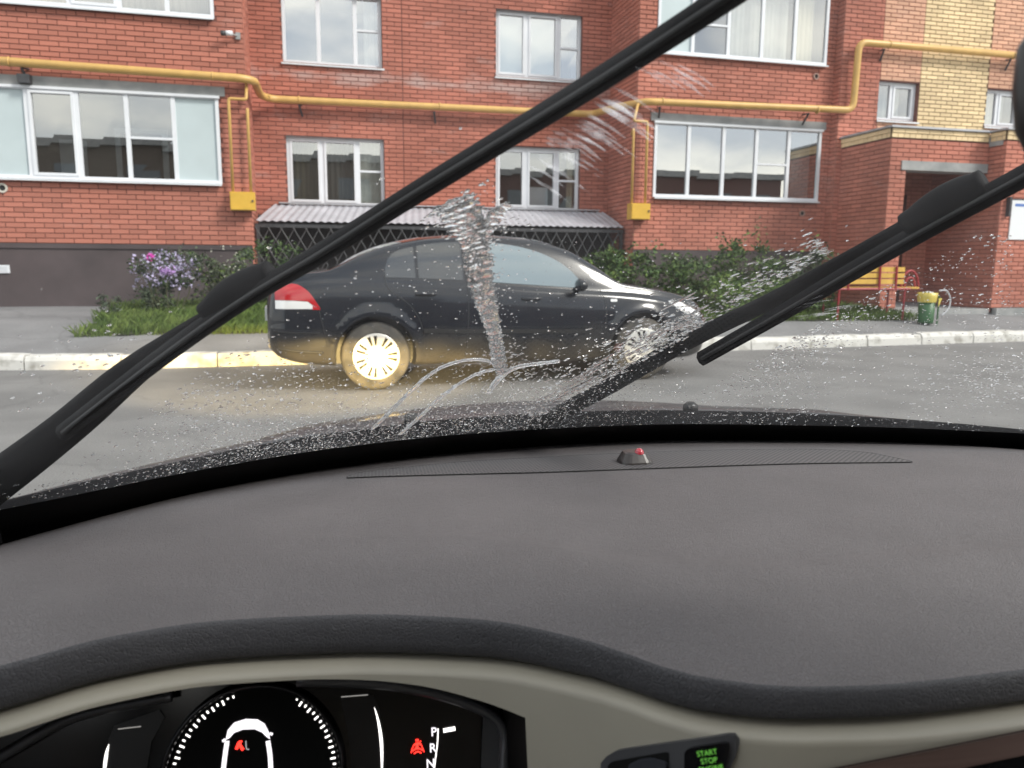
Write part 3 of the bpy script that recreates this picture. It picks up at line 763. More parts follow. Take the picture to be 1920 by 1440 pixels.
nm.name = 'body'; adopt(body, car)

def skin(name, xs, zb, zt, m, parent, off=.004, n=8, sgns=(-1, 1), label=None, depth=True):
    """panel lying on the car's side between two height curves"""
    out = []
    for sg in sgns:
        b = MB(); rows = []
        for x in xs:
            lo, hi = zb(x), zt(x)
            rows.append([X(x, sg * (sy(x, lo + (hi - lo) * k / n) + off), lo + (hi - lo) * k / n) for k in range(n + 1)])
        b.grid(rows); o = b.build(name, m, parent, True); out.append(o)
        if label: o['label'] = label
    return out
def lin(a, c, n): return [a + (c - a) * i / n for i in range(n + 1)]
wtop = cub([.10, .13, .20, .35, .68, 1.02, 1.34, 1.56, 1.78, 1.93, 2.04], [1.10, 1.19, 1.265, 1.315, 1.365, 1.375, 1.35, 1.305, 1.22, 1.12, 1.0])
wbot = lambda x: min(zbelt(x) + .022, wtop(x) - .002)
skin('window', lin(.105, .385, 10), wbot, wtop, M_tint, car)
skin('window', lin(.415, .84, 14), wbot, wtop, M_tint, car)
skin('window', lin(.895, 2.035, 30), wbot, wtop, mat('sky_painted_side_glass', (.17, .22, .245), .05, spec=.8, coat=.5), car, label='front side window with painted pale sky reflection')  # pale sky reflection is put into the pane's base colour
for (xa, xb) in ((1.60, 2.46), (-.40, .50)):
    b = MB(); rws = []
    for x in lin(xa, xb, 14):
        yt = sect(x)[45][0] * .93
        rws.append([X(x, yt * k / 8, sz(x, abs(yt * k / 8)) + .004) for k in range(-8, 9)])
    b.grid(rws); b.build('windscreen' if xa > 1 else 'rear_window', M_tint, car, True)
def seam(pts, r=.0035, name='door_seam', m=M_black, off=.0):
    pts = spline([Vector((a, c, 0)) for a, c in pts], 6)
    for sg in (-1, 1):
        b = MB(); b.tube([X(p.x, sg * (sy(p.x, p.y) + off), p.y) for p in pts], r, 5); b.build(name, m, car, True)
seam([(.865, 1.36), (.868, 1.15), (.87, .98), (.875, .8), (.86, .5), (.84, .29)])
seam([(2.24, .92), (2.28, .75), (2.27, .5), (2.22, .28)])
seam([(.13, 1.12), (.10, 1.02), (.14, .92), (.30, .80), (.40, .66), (.44, .5), (.45, .30)])
seam([(2.27, .895), (2.6, .865), (3.0, .80)])
seam([(-.50, .74), (-.46, .55), (-.44, .42)])
skin('side_moulding', lin(.44, 2.23, 16), lambda x: .525 - .02 * (x - .44), lambda x: .565 - .02 * (x - .44), M_black, car, .009, 2)
for hx, hz_ in ((.47, .885), (1.50, .835)):
    for sg in (-1, 1):
        b = MB(); P = [X(hx + d, sg * (sy(hx + d, hz_) + o), hz_) for d, o in ((-.09, .002), (-.06, .022), (0, .026), (.06, .022), (.09, .002))]
        b.tube(spline(P, 4), .017, 8, flat=1.0); b.build('door_handle', M_paint, car, True)
# tail lamps: red above a clear band
tt = cub([-.925, -.86, -.71, -.60, -.49], [.95, .965, .98, .925, .768])
tm = cub([-.925, -.86, -.6, -.55, -.49], [.835, .835, .825, .79, .763])
for sg in (-1, 1):
    tl, = skin('tail_light', lin(-.875, -.49, 12), tm, tt, M_redl, car, .008, 6, (sg,), 'red tail lamp wrapped round the rear corner')
    skin('clear_band', lin(-.875, -.525, 10), lambda x: .757, lambda x: tm(x) - .003, M_whl, tl, .0075, 3, (sg,))
    skin('red_edge', lin(-.555, -.49, 6), lambda x: .75, lambda x: max(.752, tm(x) - .004), M_redl, tl, .009, 3, (sg,))
hb = cub([3.0, 3.1, 3.25, 3.4], [.79, .725, .655, .64]); ht = cub([3.0, 3.1, 3.25, 3.4], [.80, .80, .745, .67])
skin('headlight', lin(3.0, 3.4, 10), hb, ht, M_whl, car, .006, 5, (-1, 1), 'clear swept back headlamp')
skin('indicator', lin(2.33, 2.40, 4), lambda x: .80, lambda x: .825, M_whl, car, .006, 2)
skin('fuel_flap', lin(-.33, -.18, 6), lambda x: .82, lambda x: .95, M_paint, car, .003, 4, (-1,))
for sg in (-1, 1):
    b = MB(); c = X(1.96, sg * .95, .965); n = 14; rws = []
    for i in range(9):
        a = math.pi * i / 8; q = math.sin(a) ** .6
        rws.append([c + CN_ * (-math.cos(a) * .10) + CF_ * (.055 * q * math.cos(2*math.pi*k/n) * (1.3 if math.cos(2*math.pi*k/n) > 0 else .6)) + Vector((0, 0, .062 * q * math.sin(2*math.pi*k/n))) for k in range(n)])
    b.grid(rws, True); mi = b.build('mirror', M_paint, car, True)
    b = MB(); b.tube([X(1.99, sg * .80, .93), X(1.97, sg * .90, .945)], .03, 8); b.build('mirror_arm', M_black, mi, True)
# rear and front number plates and bumper lips
b = MB(X); b.box((-.975, -.27, .62), (-.952, .27, .74)); b.build('number_plate', M_white, car)
seam([(-.90, .56), (-.75, .545), (-.5, .54)], .006, 'bumper_line')
seam([(-.88, .40), (-.7, .375), (-.47, .36)], .012, 'bumper_lip')

def wheel(x, sg):
    tm_ = MB(); n = 48; prof = [(.20, .0), (.225, -.012), (.24, -.006), (.285, .0), (.306, .012), (.316, .04), (.316, .17), (.30, .2), (.22, .2)]
    C = lambda r, d, k, nn: X(x + r * math.cos(2*math.pi*k/nn), sg * (.862 - d), .316 + r * math.sin(2*math.pi*k/nn))
    w = bpy.data.objects.new('wheel', None)
    tm_.grid([[C(r, d, k, n) for k in range(n)] for r, d in prof], True)
    t = tm_.build('wheel', M_tyre, car, True)
    N = 77; h = MB(); rr = [(.0, -.012), (.035, -.012), (.058, -.008), (.062, .0), (.075, .004), (.105, -.004), (.135, -.012), (.165, -.014), (.192, -.012), (.21, -.009), (.226, .0), (.228, .01)]
    ring = [[h.pt(C(max(r, .001), d, k + (.75 - 1.0 / 14) * 77 - 4 - 1.5, N)) for k in range(N)] for r, d in rr]
    for i in range(len(rr) - 1):
        for k in range(N):
            if 5 <= i <= 7 and (k % 11) in (5, 6, 9, 10) : continue
            h.f.append([ring[i][k], ring[i][(k+1) % N], ring[i+1][(k+1) % N], ring[i+1][k]])
    h.build('hubcap', M_hub, t, False)
    dk = MB(); dk.f.append([dk.pt(C(.21, .012, k, 40)) for k in range(40)]); dk.build('rim', M_black, t)
    bm = MB(); bm.tube([X(x, sg * .66, .316), X(x, sg * .85, .316)], .06, 12); bm.build('hub', M_black, t)
for x in (0, 2.703):
    for sg in (-1, 1): wheel(x, sg)

# ================================================================== plants
def leafmat(name, c, c2):
    m = mat(name, c, .55, c2=c2, scale=3, isl=.35, spec=.3); return m
M_leafG = leafmat('bush_leaf', (.035, .075, .022), (.08, .13, .035)); M_leafD = leafmat('grey_green_leaf', (.05, .075, .045), (.09, .11, .065)); M_leafL = leafmat('light_leaf', (.08, .14, .03), (.15, .21, .05))
M_grass = leafmat('grass', (.06, .11, .02), (.14, .19, .045)); M_stem = mat('plant_stem', (.07, .075, .03), .7, var=.2, scale=20)
M_lil = mat('lilac_petals', (.42, .38, .56), .6, isl=.25); M_pinkf = mat('magenta_petals', (.62, .05, .42), .6, isl=.2); M_violf = mat('violet_petals', (.48, .30, .62), .6, isl=.2)
nr = np.random.RandomState(3)
def leaves(name, centres, sizes, m, parent, aspect=.5, droop=0, kind=None):
    n = len(centres); C = np.asarray(centres); s = np.asarray(sizes).reshape(-1, 1)
    a = nr.normal(size=(n, 3)); a[:, 2] = a[:, 2] * .6 - droop; a /= np.linalg.norm(a, axis=1, keepdims=True)
    q = nr.normal(size=(n, 3)); q -= a * (a * q).sum(1, keepdims=True); q /= np.linalg.norm(q, axis=1, keepdims=True)
    nn = np.cross(a, q)
    P = np.stack([C, C + a * s * .5 + q * s * aspect * .5 + nn * s * .06, C + a * s, C + a * s * .5 - q * s * aspect * .5 + nn * s * .06], 1).reshape(-1, 3)
    f = [(4*i, 4*i+1, 4*i+2, 4*i+3) for i in range(n)]
    return mk(name, P.tolist(), f, m, parent, kind=kind)
def bush(name, u, v, w, d, h, nl, ls, m, label, cat, group=None, clumps=26, stems=9, m2=None, flower=None, droop=0.0, zbase=None, tall=0):
    z0 = zg(u, v) if zbase is None else zbase; root = empty(name, S(u, v, z0), label, cat, group)
    st = MB(); cl = []
    for i in range(stems):
        a = nr.uniform(0, 6.28); r = nr.uniform(.1, 1) ** .5
        tip = (u + w * .5 * r * math.cos(a), v + d * .5 * r * math.sin(a), z0 + h * nr.uniform(.6, .95) * (1 - .25 * r))
        b0 = (u + w * .12 * math.cos(a), v + d * .12 * math.sin(a), z0 - .02)
        mid = tuple((x + y) / 2 + nr.uniform(-.04, .04) for x, y in zip(b0, tip))
        st.tube([S(*b0), S(*mid), S(*tip)], [.012, .008, .004], 5)
    st.build('stem', M_stem, root)
    C = []
    for i in range(clumps):
        a = nr.uniform(0, 6.28); r = nr.uniform(0, 1) ** .5; zz = nr.uniform(.12, .92)
        prof = math.sin(math.pi * min(1, .25 + .75 * (1 - zz))) ** .6
        c = np.array([u + w * .5 * r * prof * math.cos(a), v + d * .5 * r * prof * math.sin(a), z0 + h * zz])
        k = nl // clumps; sig = nr.uniform(.5, 1.2) * .12 * max(w, h) * .6
        C.append(c + nr.normal(size=(k, 3)) * [sig, sig, sig * .8])
    for i in range(tall):                                       # weeds that stand above the rest
        a = nr.uniform(-.5, .5); top = h * nr.uniform(1.05, 1.45); k = 34
        t = nr.uniform(.3, 1, k).reshape(-1, 1)
        C.append(np.array([u + a * w, v, z0]) + t * [nr.uniform(-.1, .1), 0, top] + nr.normal(size=(k, 3)) * .04)
    C = np.concatenate(C); C = C[C[:, 2] > z0 + .01]
    Wd = np.stack([C[:, 0] * math.cos(TH) - C[:, 1] * math.sin(TH), C[:, 0] * math.sin(TH) + C[:, 1] * math.cos(TH), C[:, 2]], 1)
    leaves('foliage', Wd, nr.uniform(.6, 1.3, len(Wd)) * ls, m, root, droop=droop)
    if m2 is not None:
        sub = Wd[nr.choice(len(Wd), len(Wd) // 4, False)] + nr.normal(size=(len(Wd) // 4, 3)) * .03
        leaves('foliage', sub, nr.uniform(.6, 1.3, len(sub)) * ls, m2, root, droop=droop)
    if flower:
        fm, fn, fs = flower
        a = nr.uniform(0, 6.28, fn); r = nr.uniform(0, 1, fn) ** .5; zz = nr.uniform(.45, 1.0, fn)
        fc = np.stack([u + w * .48 * r * np.cos(a), v + d * .48 * r * np.sin(a), z0 + h * zz * (1.02 - .12 * r)], 1)
        fw = np.stack([fc[:, 0] * math.cos(TH) - fc[:, 1] * math.sin(TH), fc[:, 0] * math.sin(TH) + fc[:, 1] * math.cos(TH), fc[:, 2]], 1)
        V_, F_ = [], []
        for p in fw:
            ax = Vector(nr.normal(size=3)) + Vector((.1, -.9, .6)); ax.normalize(); e1 = ax.orthogonal().normalized(); e2 = ax.cross(e1)
            i0 = len(V_); V_.append(Vector(p) + ax * fs * .12)
            for k in range(12):
                rr = fs * (.5 if k % 2 else .28) * nr.uniform(.85, 1.15); V_.append(Vector(p) + e1 * rr * math.cos(k * math.pi / 6) + e2 * rr * math.sin(k * math.pi / 6))
            F_ += [(i0, i0 + 1 + k, i0 + 1 + (k + 1) % 12) for k in range(12)]
        mk('flower', V_, F_, fm, root)
    return root
bush('aster_bush', -1.95, 11.75, .95, .7, .92, 1500, .055, M_leafD, 'leggy aster bush covered in small lilac flowers before the dark plinth', 'bush', flower=(M_lil, 420, .045), m2=M_leafG, clumps=30)
bush('leafy_bush', -1.22, 12.0, .9, .8, 1.0, 1700, .06, M_leafD, 'grey green leafy bush right of the lilac asters', 'bush', flower=(mat('pale_buds', (.5, .5, .42), .7), 60, .03), clumps=28, m2=M_leafL)
bush('leafy_bush', -.55, 12.4, .8, .7, 1.15, 1300, .06, M_leafG, 'green bush growing against the dark lattice by the left bay corner', 'bush', clumps=22, m2=M_leafD)
bush('garden_weed', -2.62, 11.5, .28, .25, .42, 180, .05, M_leafD, 'small upright weed at the edge of the left lawn', 'plant', clumps=6, stems=4)
fl = empty('pink_flower', S(-2.10, 11.6, .4), 'tall stem with one round magenta bloom among the lilac asters', 'flower')
b = MB(); b.tube([S(-2.10, 11.6, .4), S(-2.13, 11.58, .8), S(-2.10, 11.55, 1.22)], .006, 5); b.build('stem', M_stem, fl)
cc_ = []
for i in range(90):
    d = nr.normal(size=3); d /= np.linalg.norm(d); cc_.append(np.array(S(-2.10, 11.55, 1.24)) + d * nr.uniform(.02, .045))
leaves('bloom', cc_, [.04] * 90, M_pinkf, fl, .7)
fl = empty('violet_flower', S(-1.90, 11.5, .4), 'stem with a loose violet bloom below the magenta one', 'flower')
b = MB(); b.tube([S(-1.90, 11.5, .4), S(-1.92, 11.5, .75), S(-1.88, 11.45, 1.04)], .006, 5); b.build('stem', M_stem, fl)
cc_ = []
for i in range(110):
    d = nr.normal(size=3) * [1.6, 1, .7]; cc_.append(np.array(S(-1.88, 11.45, 1.05)) + d * .035)
leaves('bloom', cc_, [.04] * 110, M_violf, fl, .7)
GB = 'shrubs between the black car and the corner bay'
sh = [(5.1, 12.4, 1.3, .9, .95, 'shrub standing just right of the dark lattice', M_leafG, 2),
      (6.15, 12.1, 1.4, 1.0, .88, 'low shrub beneath the left end of the corner bay plinth', M_leafG, 3),
      (7.35, 12.3, 1.5, 1.0, 1.15, 'tall ragged shrub below the middle of the corner bay', M_leafG, 4),
      (8.45, 12.2, 1.3, 1.0, 1.05, 'dense shrub next to the porch side wall', M_leafD, 2),
      (6.8, 11.4, 1.6, .8, .62, 'spreading low shrub at the lawn edge behind the bonnet', M_leafL, 0),
      (4.3, 12.1, 1.2, .8, .6, 'small shrub below the canopy lattice behind the car', M_leafL, 1),
      (8.0, 11.5, 1.2, .7, .5, 'small dark shrub in front of the dense one', M_leafG, 0)]
for (u, v, w, d, h, lb, m, tl) in sh:
    bush('shrub', u, v, w, d, h, 2200, .075, m, lb, 'shrub', clumps=34, stems=10, m2=M_leafL if m is not M_leafL else M_leafG, tall=tl)
def lawn(name, poly_u, v0, v1, nb, label, hmin=.06, hmax=.17):
    P, Fc = [], []
    for i in range(nb):
        f = nr.uniform(0, 1); v = v0 + (v1 - v0) * f
        u = nr.uniform(poly_u[0](v), poly_u[1](v)); z = zg(u, v); h = nr.uniform(hmin, hmax); a = nr.uniform(0, 6.28); l = nr.normal(0, .4, 2) * h; ww = .006
        i0 = len(P); P += [S(u + ww * math.cos(a), v + ww * math.sin(a), z - .01), S(u - ww * math.cos(a), v - ww * math.sin(a), z - .01), S(u + l[0] * .4 - ww * .7, v + l[1] * .4, z + h * .6), S(u + l[0], v + l[1], z + h)]
        Fc += [(i0, i0 + 1, i0 + 2), (i0 + 1, i0 + 3, i0 + 2)]
    return tag(mk(name, P, Fc, M_grass), label, 'grass', kind='stuff')
lawn('grass', (lambda v: -2.72 + .12 * math.sin(v * 7), lambda v: .6), 10.42, 12.9, 16000, 'rough green grass around the aster bush')
lawn('grass', (lambda v: 3.2, lambda v: 10.05 - .5 * (v - 11)), 10.95, 12.6, 18000, 'grass strip under the shrubs and beside the litter bin', .05, .15)
for (nm_, u0, u1, v0, v1) in (('left', -2.75, .7, 10.45, 13.2), ('right', 3.1, 9.75, 10.98, 13.2)):
    b = MB(S); b.grid([[(u0 + (u1 - u0) * i / 14, v0 + (v1 - v0) * j / 6 + .05 * math.sin(i * 2.3) * (j == 0), zg(u0 + (u1 - u0) * i / 14, v0 + (v1 - v0) * j / 6) + .014) for i in range(15)] for j in range(7)])
    tag(b.build('lawn_soil', mat('lawn_soil_' + nm_, (.05, .06, .025), .95, var=.3, scale=6), smooth=True), kind='structure')

# ================================================================== bench and litter bin by the porch
M_slat = mat('yellow_bench_paint', (.62, .38, .07), .5, var=.1, scale=9); M_bred = mat('red_bench_paint', (.30, .025, .03), .45, var=.1, scale=9)
bench = empty('bench', S(9.0, 11.1, .3), 'yellow slatted bench with red steel frame and hoop armrest', 'bench')
for z in (.92, 1.02, 1.12): MB(S).box((8.25, 10.985, z - .038), (9.60, 11.01, z + .038)).build('back_slat', M_slat, bench)
for v in (11.08, 11.2, 11.32): MB(S).box((8.25, v - .05, .80), (9.95, v + .05, .83)).build('seat_slat', M_slat, bench)
for u in (8.5, 9.1, 9.42): 
    b = MB(); b.tube([S(u, 10.96, .78), S(u, 10.965, 1.17)], .02, 8); b.build('back_post', M_bred, bench)
b = MB(); b.tube([S(8.2, 10.97, .80), S(9.72, 10.97, .80)], .02, 8); b.build('rail', M_bred, bench)
for u in (8.35, 9.62):
    for v in (10.98, 11.36):
        b = MB(); b.tube([S(u, v, zg(u, v) - .02), S(u, v, .8)], .018, 8); b.build('leg', M_bred, bench)
for (u0, u1) in ((9.68, 10.04), ):
    for q in (1.0, .62):
        cx = (u0 + u1) / 2; b = MB(); P = [S(cx + (u1 - u0) / 2 * q * math.cos(a), 11.15, .80 + .30 * q * math.sin(a)) for a in [math.pi * k / 16 for k in range(17)]]
        b.tube(P, .02, 8); b.build('hoop_armrest', M_bred, bench, True)
b = MB(); b.tube([S(9.66, 11.15, .80), S(10.06, 11.15, .80)], .02, 8); b.build('armrest_base', M_bred, bench)
bn = empty('litter_bin', S(9.83, 10.7, .25), 'green litter bin with a yellow liner bag folded over its rim', 'bin')
def lathe(name, u, v, prof, m, parent, n=24, wob=0, seed=0):
    b = MB(S); b.grid([[(u + (r + wob * mnoise.noise(Vector((k * .9, z * 20, seed)))) * math.cos(2*math.pi*k/n), v + (r + wob * mnoise.noise(Vector((k * .9, z * 20 + 4, seed)))) * math.sin(2*math.pi*k/n), z) for k in range(n)] for r, z in prof], True)
    return b.build(name, m, parent, True)
zb_ = zg(9.83, 10.7)
lathe('barrel', 9.83, 10.7, [(.0, zb_ + .02), (.115, zb_ + .02), (.122, zb_ + .06), (.126, .65), (.12, .65), (.11, .1 + zb_)], mat('green_bin_paint', (.03, .11, .035), .45, var=.15, scale=8), bn)
lathe('liner_bag', 9.83, 10.7, [(.10, .58), (.118, .67), (.14, .745), (.155, .74), (.15, .67), (.142, .615), (.138, .59)], mat('yellow_plastic_bag', (.62, .5, .10), .35, var=.1, scale=10), bn, 24, .02)
b = MB(); b.tube([S(9.95, 10.58, zb_), S(9.95, 10.58, .70)], .015, 8); b.build('post', mat('green_post', (.03, .1, .03), .45), bn)
b = MB(); b.grid([[S(9.93 + .02 * k, 10.56, .66 - .03 * j * (1 - .3 * k)) for k in range(4)] for j in range(6)]); b.build('bag_tail', MATS['yellow_plastic_bag'], bn, True)
b = MB(); b.tube(spline([S(9.98, 10.62, .78), S(10.1, 10.6, .78), S(10.17, 10.58, .66), S(10.15, 10.57, .5), S(10.02, 10.57, .38)], 6), .012, 6); b.build('bag_loop', mat('cloudy_plastic', (.55, .56, .6), .3), bn, True)
b = MB(S); b.grid([[(9.76 + .035 * i, 10.64 + .03 * j, .745 + .025 * math.sin(i * 1.9 + j * 1.3)) for i in range(5)] for j in range(5)]); b.build('rubbish', mat('white_litter', (.7, .72, .74), .5), bn, True)

# ================================================================== houses across the yard (they show in the window panes)
def far_house(u, v, w, d, h, m, label, nx, nz):
    r = empty('far_house', S(u, v, 0), label, 'building')
    MB(S).box((u - w/2, v - d, -.1), (u + w/2, v, h)).build('wall', m, r)
    MB(S).box((u - w/2 - .3, v - d - .3, h + .002), (u + w/2 + .3, v + .3, h + .5)).build('roof', M_conc, r)
    me = None
    for i in range(nx):
        for k in range(nz):
            p = S(u - w/2 + w * (i + .5) / nx, v + .03, 1.6 + (h - 2.2) * k / nz)
            if me is None:
                o = MB().box((-.8, -.02, 0), (.8, .02, 1.5)).build('window', mat('far_pane', (.10, .12, .14), .1) if 'far_pane' not in MATS else MATS['far_pane'], r); me = o.data
            else:
                o = bpy.data.objects.new('window', me); col.objects.link(o); adopt(o, r)
            o.location = p; o.rotation_euler = (0, 0, TH)
far_house(-8, -30, 36, 12, 8.6, mat('far_ochre_wall', (.13, .105, .085), .9, var=.1), 'ochre house across the yard behind the camera car', 8, 3)
far_house(27, -38, 30, 12, 9.0, mat('far_red_wall', (.12, .06, .05), .9, var=.1), 'brick house across the yard seen in the corner bay panes', 8, 3)
far_house(-36, -40, 14, 14, 21, mat('far_grey_wall', (.13, .13, .13), .9, var=.1), 'grey tower block across the yard beyond the ochre house', 5, 7)
# ================================================================== the car we sit in
Wb = cub([-.85, -.75, -.628, -.558, -.473, -.343, -.172, .051, .27, .407, .543, .70, .85], [.50, .605, .717, .770, .834, .905, .960, .983, .953, .919, .869, .79, .68])
Lb = cub([-.85, -.70, -.60, -.509, -.462, -.404, -.326, -.24, -.181, -.135, -.084, -.025, .049, .2, .5, .85], [.37, .395, .42, .444, .467, .479, .474, .452, .414, .367, .347, .341, .343, .355, .38, .40])
_wa = np.linspace(-.85, .85, 400); _ww = np.array([Wb(a) for a in _wa])
TANR = 1.732
def glass_b(a, z): return float(np.interp(a, _wa, _ww)) + .004 - (z - .915) * TANR
def glass_fn(p):
    a, b_, z = toK(p); return b_ - glass_b(a, z)
def gpt(x, y, off=0.0):
    def fn(p):
        a, b_, z = toK(p); return b_ - glass_b(a, z) - off * 2.0
    return hit(x, y, fn)
def gn(p):
    a, b_, z = toK(p); e = .004
    s = (float(np.interp(a + e, _wa, _ww)) - float(np.interp(a - e, _wa, _ww))) / (2 * e)
    n = Vector((-s, 1, TANR)).normalized()
    return (K(n.x, n.y, n.z) - K(0, 0, 0)).normalized()
zprof = cub([0, .1, .3, .6, .8, 1.0], [.915, .922, .932, .938, .937, .930])
crs = cub([-.5, -.431, -.306, -.181, -.09, .009, .21, .8], [.60, .63, .69, .71, .72, .745, .74, .70])
def dz(a, s): return zprof(s) + .0035 * (min(1, max(0, (a + .42) / .2))) * (lambda t: t * t * (3 - 2 * t))(min(1, max(0, (s - crs(a)) / .05))) * (1 - .6 * min(1, max(0, (s - crs(a)) / (1 - crs(a))))) - .05 * max(0, (abs(a) - .45) / .4) ** 2
def dash_z(a, b_): return dz(a, min(1, max(0, (Wb(a) - b_) / (Wb(a) - Lb(a)))))

def grain(name, c, rough, scale, strength, dist=.0006, spec=.3):
    m = mat(name, c, rough, var=.06, scale=14, spec=spec)
    n, l = m.node_tree.nodes, m.node_tree.links; p = n['Principled BSDF']; co = n['Texture Coordinate']
    v = n.new('ShaderNodeTexVoronoi'); v.inputs['Scale'].default_value = scale; v.feature = 'DISTANCE_TO_EDGE'
    nz = n.new('ShaderNodeTexNoise'); nz.inputs['Scale'].default_value = scale * .35; nz.inputs['Detail'].default_value = 4
    mx = n.new('ShaderNodeMixRGB'); mx.inputs[0].default_value = .003
    l.new(co.outputs['Object'], nz.inputs['Vector']); l.new(co.outputs['Object'], mx.inputs[1]); l.new(nz.outputs['Color'], mx.inputs[2]); l.new(mx.outputs[0], v.inputs['Vector'])
    mr = n.new('ShaderNodeMapRange'); mr.inputs['From Max'].default_value = .12; l.new(v.outputs['Distance'], mr.inputs['Value'])
    ad = n.new('ShaderNodeMath'); ad.operation = 'ADD'; l.new(mr.outputs[0], ad.inputs[0]); l.new(nz.outputs['Fac'], ad.inputs[1])
    bn_ = n.new('ShaderNodeBump'); bn_.inputs['Strength'].default_value = strength; bn_.inputs['Distance'].default_value = dist
    l.new(ad.outputs[0], bn_.inputs['Height']); l.new(bn_.outputs[0], p.inputs['Normal'])
    return m
M_dash = grain('charcoal_dash_skin', (.115, .106, .110), .55, 420, .6, .0010)
M_lip = grain('grained_charcoal_leather', (.058, .057, .063), .5, 400, .5, .0013)
M_trim = mat('beige_trim', (.33, .305, .25), .45, var=.02, scale=30, bump=.08, bscale=900, bdist=.0004)
M_gloss = mat('gloss_black', (.006, .006, .007), .12, spec=.5)
M_matt = mat('matt_black', (.006, .006, .006), .75, spec=.15)
M_frit = mat('black_screen_border', (.004, .004, .004), .5, spec=.2)
M_shell0 = mat('dark_gap', (.02, .02, .02), .8)
M_wood = mat('dark_brown_inlay', (.11, .066, .055), .35, c2=(.15, .095, .08), scale=6, stretch=(1, 1, 40))
own = empty('own_car', K(0, .5, 0), 'car we sit in with charcoal dashboard, beige trim and wet windscreen', 'car')

AS = [-.82 + 1.64 * i / 110 for i in range(111)]
b = MB(K)
b.grid([[(a, Wb(a) + (Lb(a) - Wb(a)) * s, dz(a, s)) for a in AS] for s in [i / 64 for i in range(65)]])
dash = b.build('dashboard', M_dash, own, True)
b = MB(K)
prof = [(-.0003, .0003), (-.0018, -.0003), (-.0036, -.0022), (-.0052, -.009), (-.0064, -.017), (-.0066, -.0245), (-.003, -.0285), (.012, -.030)]
kk = cub([-.85, -.3, -.2, -.13, -.06, .85], [.86, .86, .77, .64, .58, .58])
b.grid([[(a, Lb(a) + o, dz(a, 1) + q * kk(a)) for a in AS] for o, q in prof]); b.build('padded_edge', M_lip, own, True)
def ztop(a): return dz(a, 1) - .0352 * kk(a) - .001
def trim_b(a, z): return Lb(a) - .017 - (ztop(a) - z) * .32
def trim_fn(p):
    a, b_, z = toK(p); return b_ - trim_b(a, z)
ed = []
for q in ((-260, 1475), (-120, 1420), (0, 1370), (100, 1338), (200, 1312), (320, 1291), (440, 1278), (560, 1274), (700, 1276), (800, 1288), (880, 1308), (985, 1346)):
    p = hit(q[0], q[1], trim_fn, .2, 1.2); ed.append(toK(p))
a_op = ed[-1][0]
ez = cub([-.82] + [e[0] for e in ed], [ed[0][2] - .02] + [e[2] for e in ed]); 
roll = [(.010, -.0305), (-.004, -.0308), (-.012, -.0316), (-.0175, -.0330), (-.020, -.0352)]
def trim_cols(al, zlow):
    rows = []
    for a in al:
        c = [(a, Lb(a) + o * .85, dz(a, 1) + q * kk(a) - .001) for o, q in roll]; z1 = ztop(a); z2 = zlow(a)
        c += [(a, trim_b(a, z1 + (z2 - z1) * k / 8), z1 + (z2 - z1) * k / 8) for k in range(1, 9)]
        rows.append(c)
    return rows
al = [-.82 + (a_op + .82) * i / 70 for i in range(71)]
al2 = [a_op + (.82 - a_op) * i / 80 for i in range(81)]
drop_ = ztop(a_op) - min(ez(a_op), ztop(a_op) - .002)
b = MB(K); b.grid([list(r) for r in zip(*trim_cols(al, lambda a: min(ez(a), ztop(a) - .002)))])
b.grid([list(r) for r in zip(*trim_cols(al2, lambda a: ztop(a) - drop_))])
b.grid([[(a, trim_b(a, z), z) for a in al2 for z in [ztop(a) - drop_ + (.70 - ztop(a) + drop_) * k / 8]] for k in range(9)])
fas = b.build('fascia', M_trim, own, True)
import bmesh
bm = bmesh.new(); bm.from_mesh(fas.data); bmesh.ops.remove_doubles(bm, verts=bm.verts, dist=2e-5); bmesh.ops.recalc_face_normals(bm, faces=bm.faces); bm.to_mesh(fas.data); bm.free()
# instrument cluster in its recess
CB0, CZ0, CT_ = .515, .82, R(22)
cex = (K(1, 0, 0) - K(0, 0, 0)); cn_ = (K(0, -math.cos(CT_), math.sin(CT_)) - K(0, 0, 0)); cey = cn_.cross(cex)
CO = K(-.377, CB0, CZ0)
def cl_fn(p): return (p - CO).dot(cn_)
def cl(x, y, off=0.0): return hit(x, y, cl_fn, .2, 1.5) + cn_ * off
def clxy(p): d = p - CO; return d.dot(cex), d.dot(cey)
def CL(x, y, o=0.0): return CO + cex * x + cey * y + cn_ * o
b = MB(CL); b.box((-.24, -.10, -.01), (.20, .085, 0)); clus = b.build('instrument_cluster', M_gloss, own)
b = MB(); top, bot = [], []
for a in al: top.append(K(a, trim_b(a, min(ez(a), ztop(a) - .002)), min(ez(a), ztop(a) - .002)))
for a, p in zip(al, top):
    d = clxy(K(a, CB0, p.z)); bot.append(CL(d[0], min(.083, d[1] + .03), .0005))
b.grid([top, bot]); b.build('recess_shroud', M_matt, own, True)
zl = min(ez(a_op), ztop(a_op) - .002)
b = MB(); b.grid([[K(a_op, trim_b(a_op, z), z) for z in (zl, .80, .70)], [K(a_op + .004, CB0 + .03, z) for z in (zl + .02, .80, .70)]]); b.build('recess_side', M_matt, own)
E_w = emis('lit_white', (1, .97, .92), 1.25); E_r = emis('lit_red', (1, .03, .02), 1.6); E_g = emis('lit_green', (.25, .8, .12), .3); E_dim = emis('dim_red', (.25, .01, .01), .5)
dc = clxy(cl(478, 1452)); dR = (clxy(cl(640, 1452))[0] - clxy(cl(316, 1452))[0]) / 2
b = MB(CL); n = 72
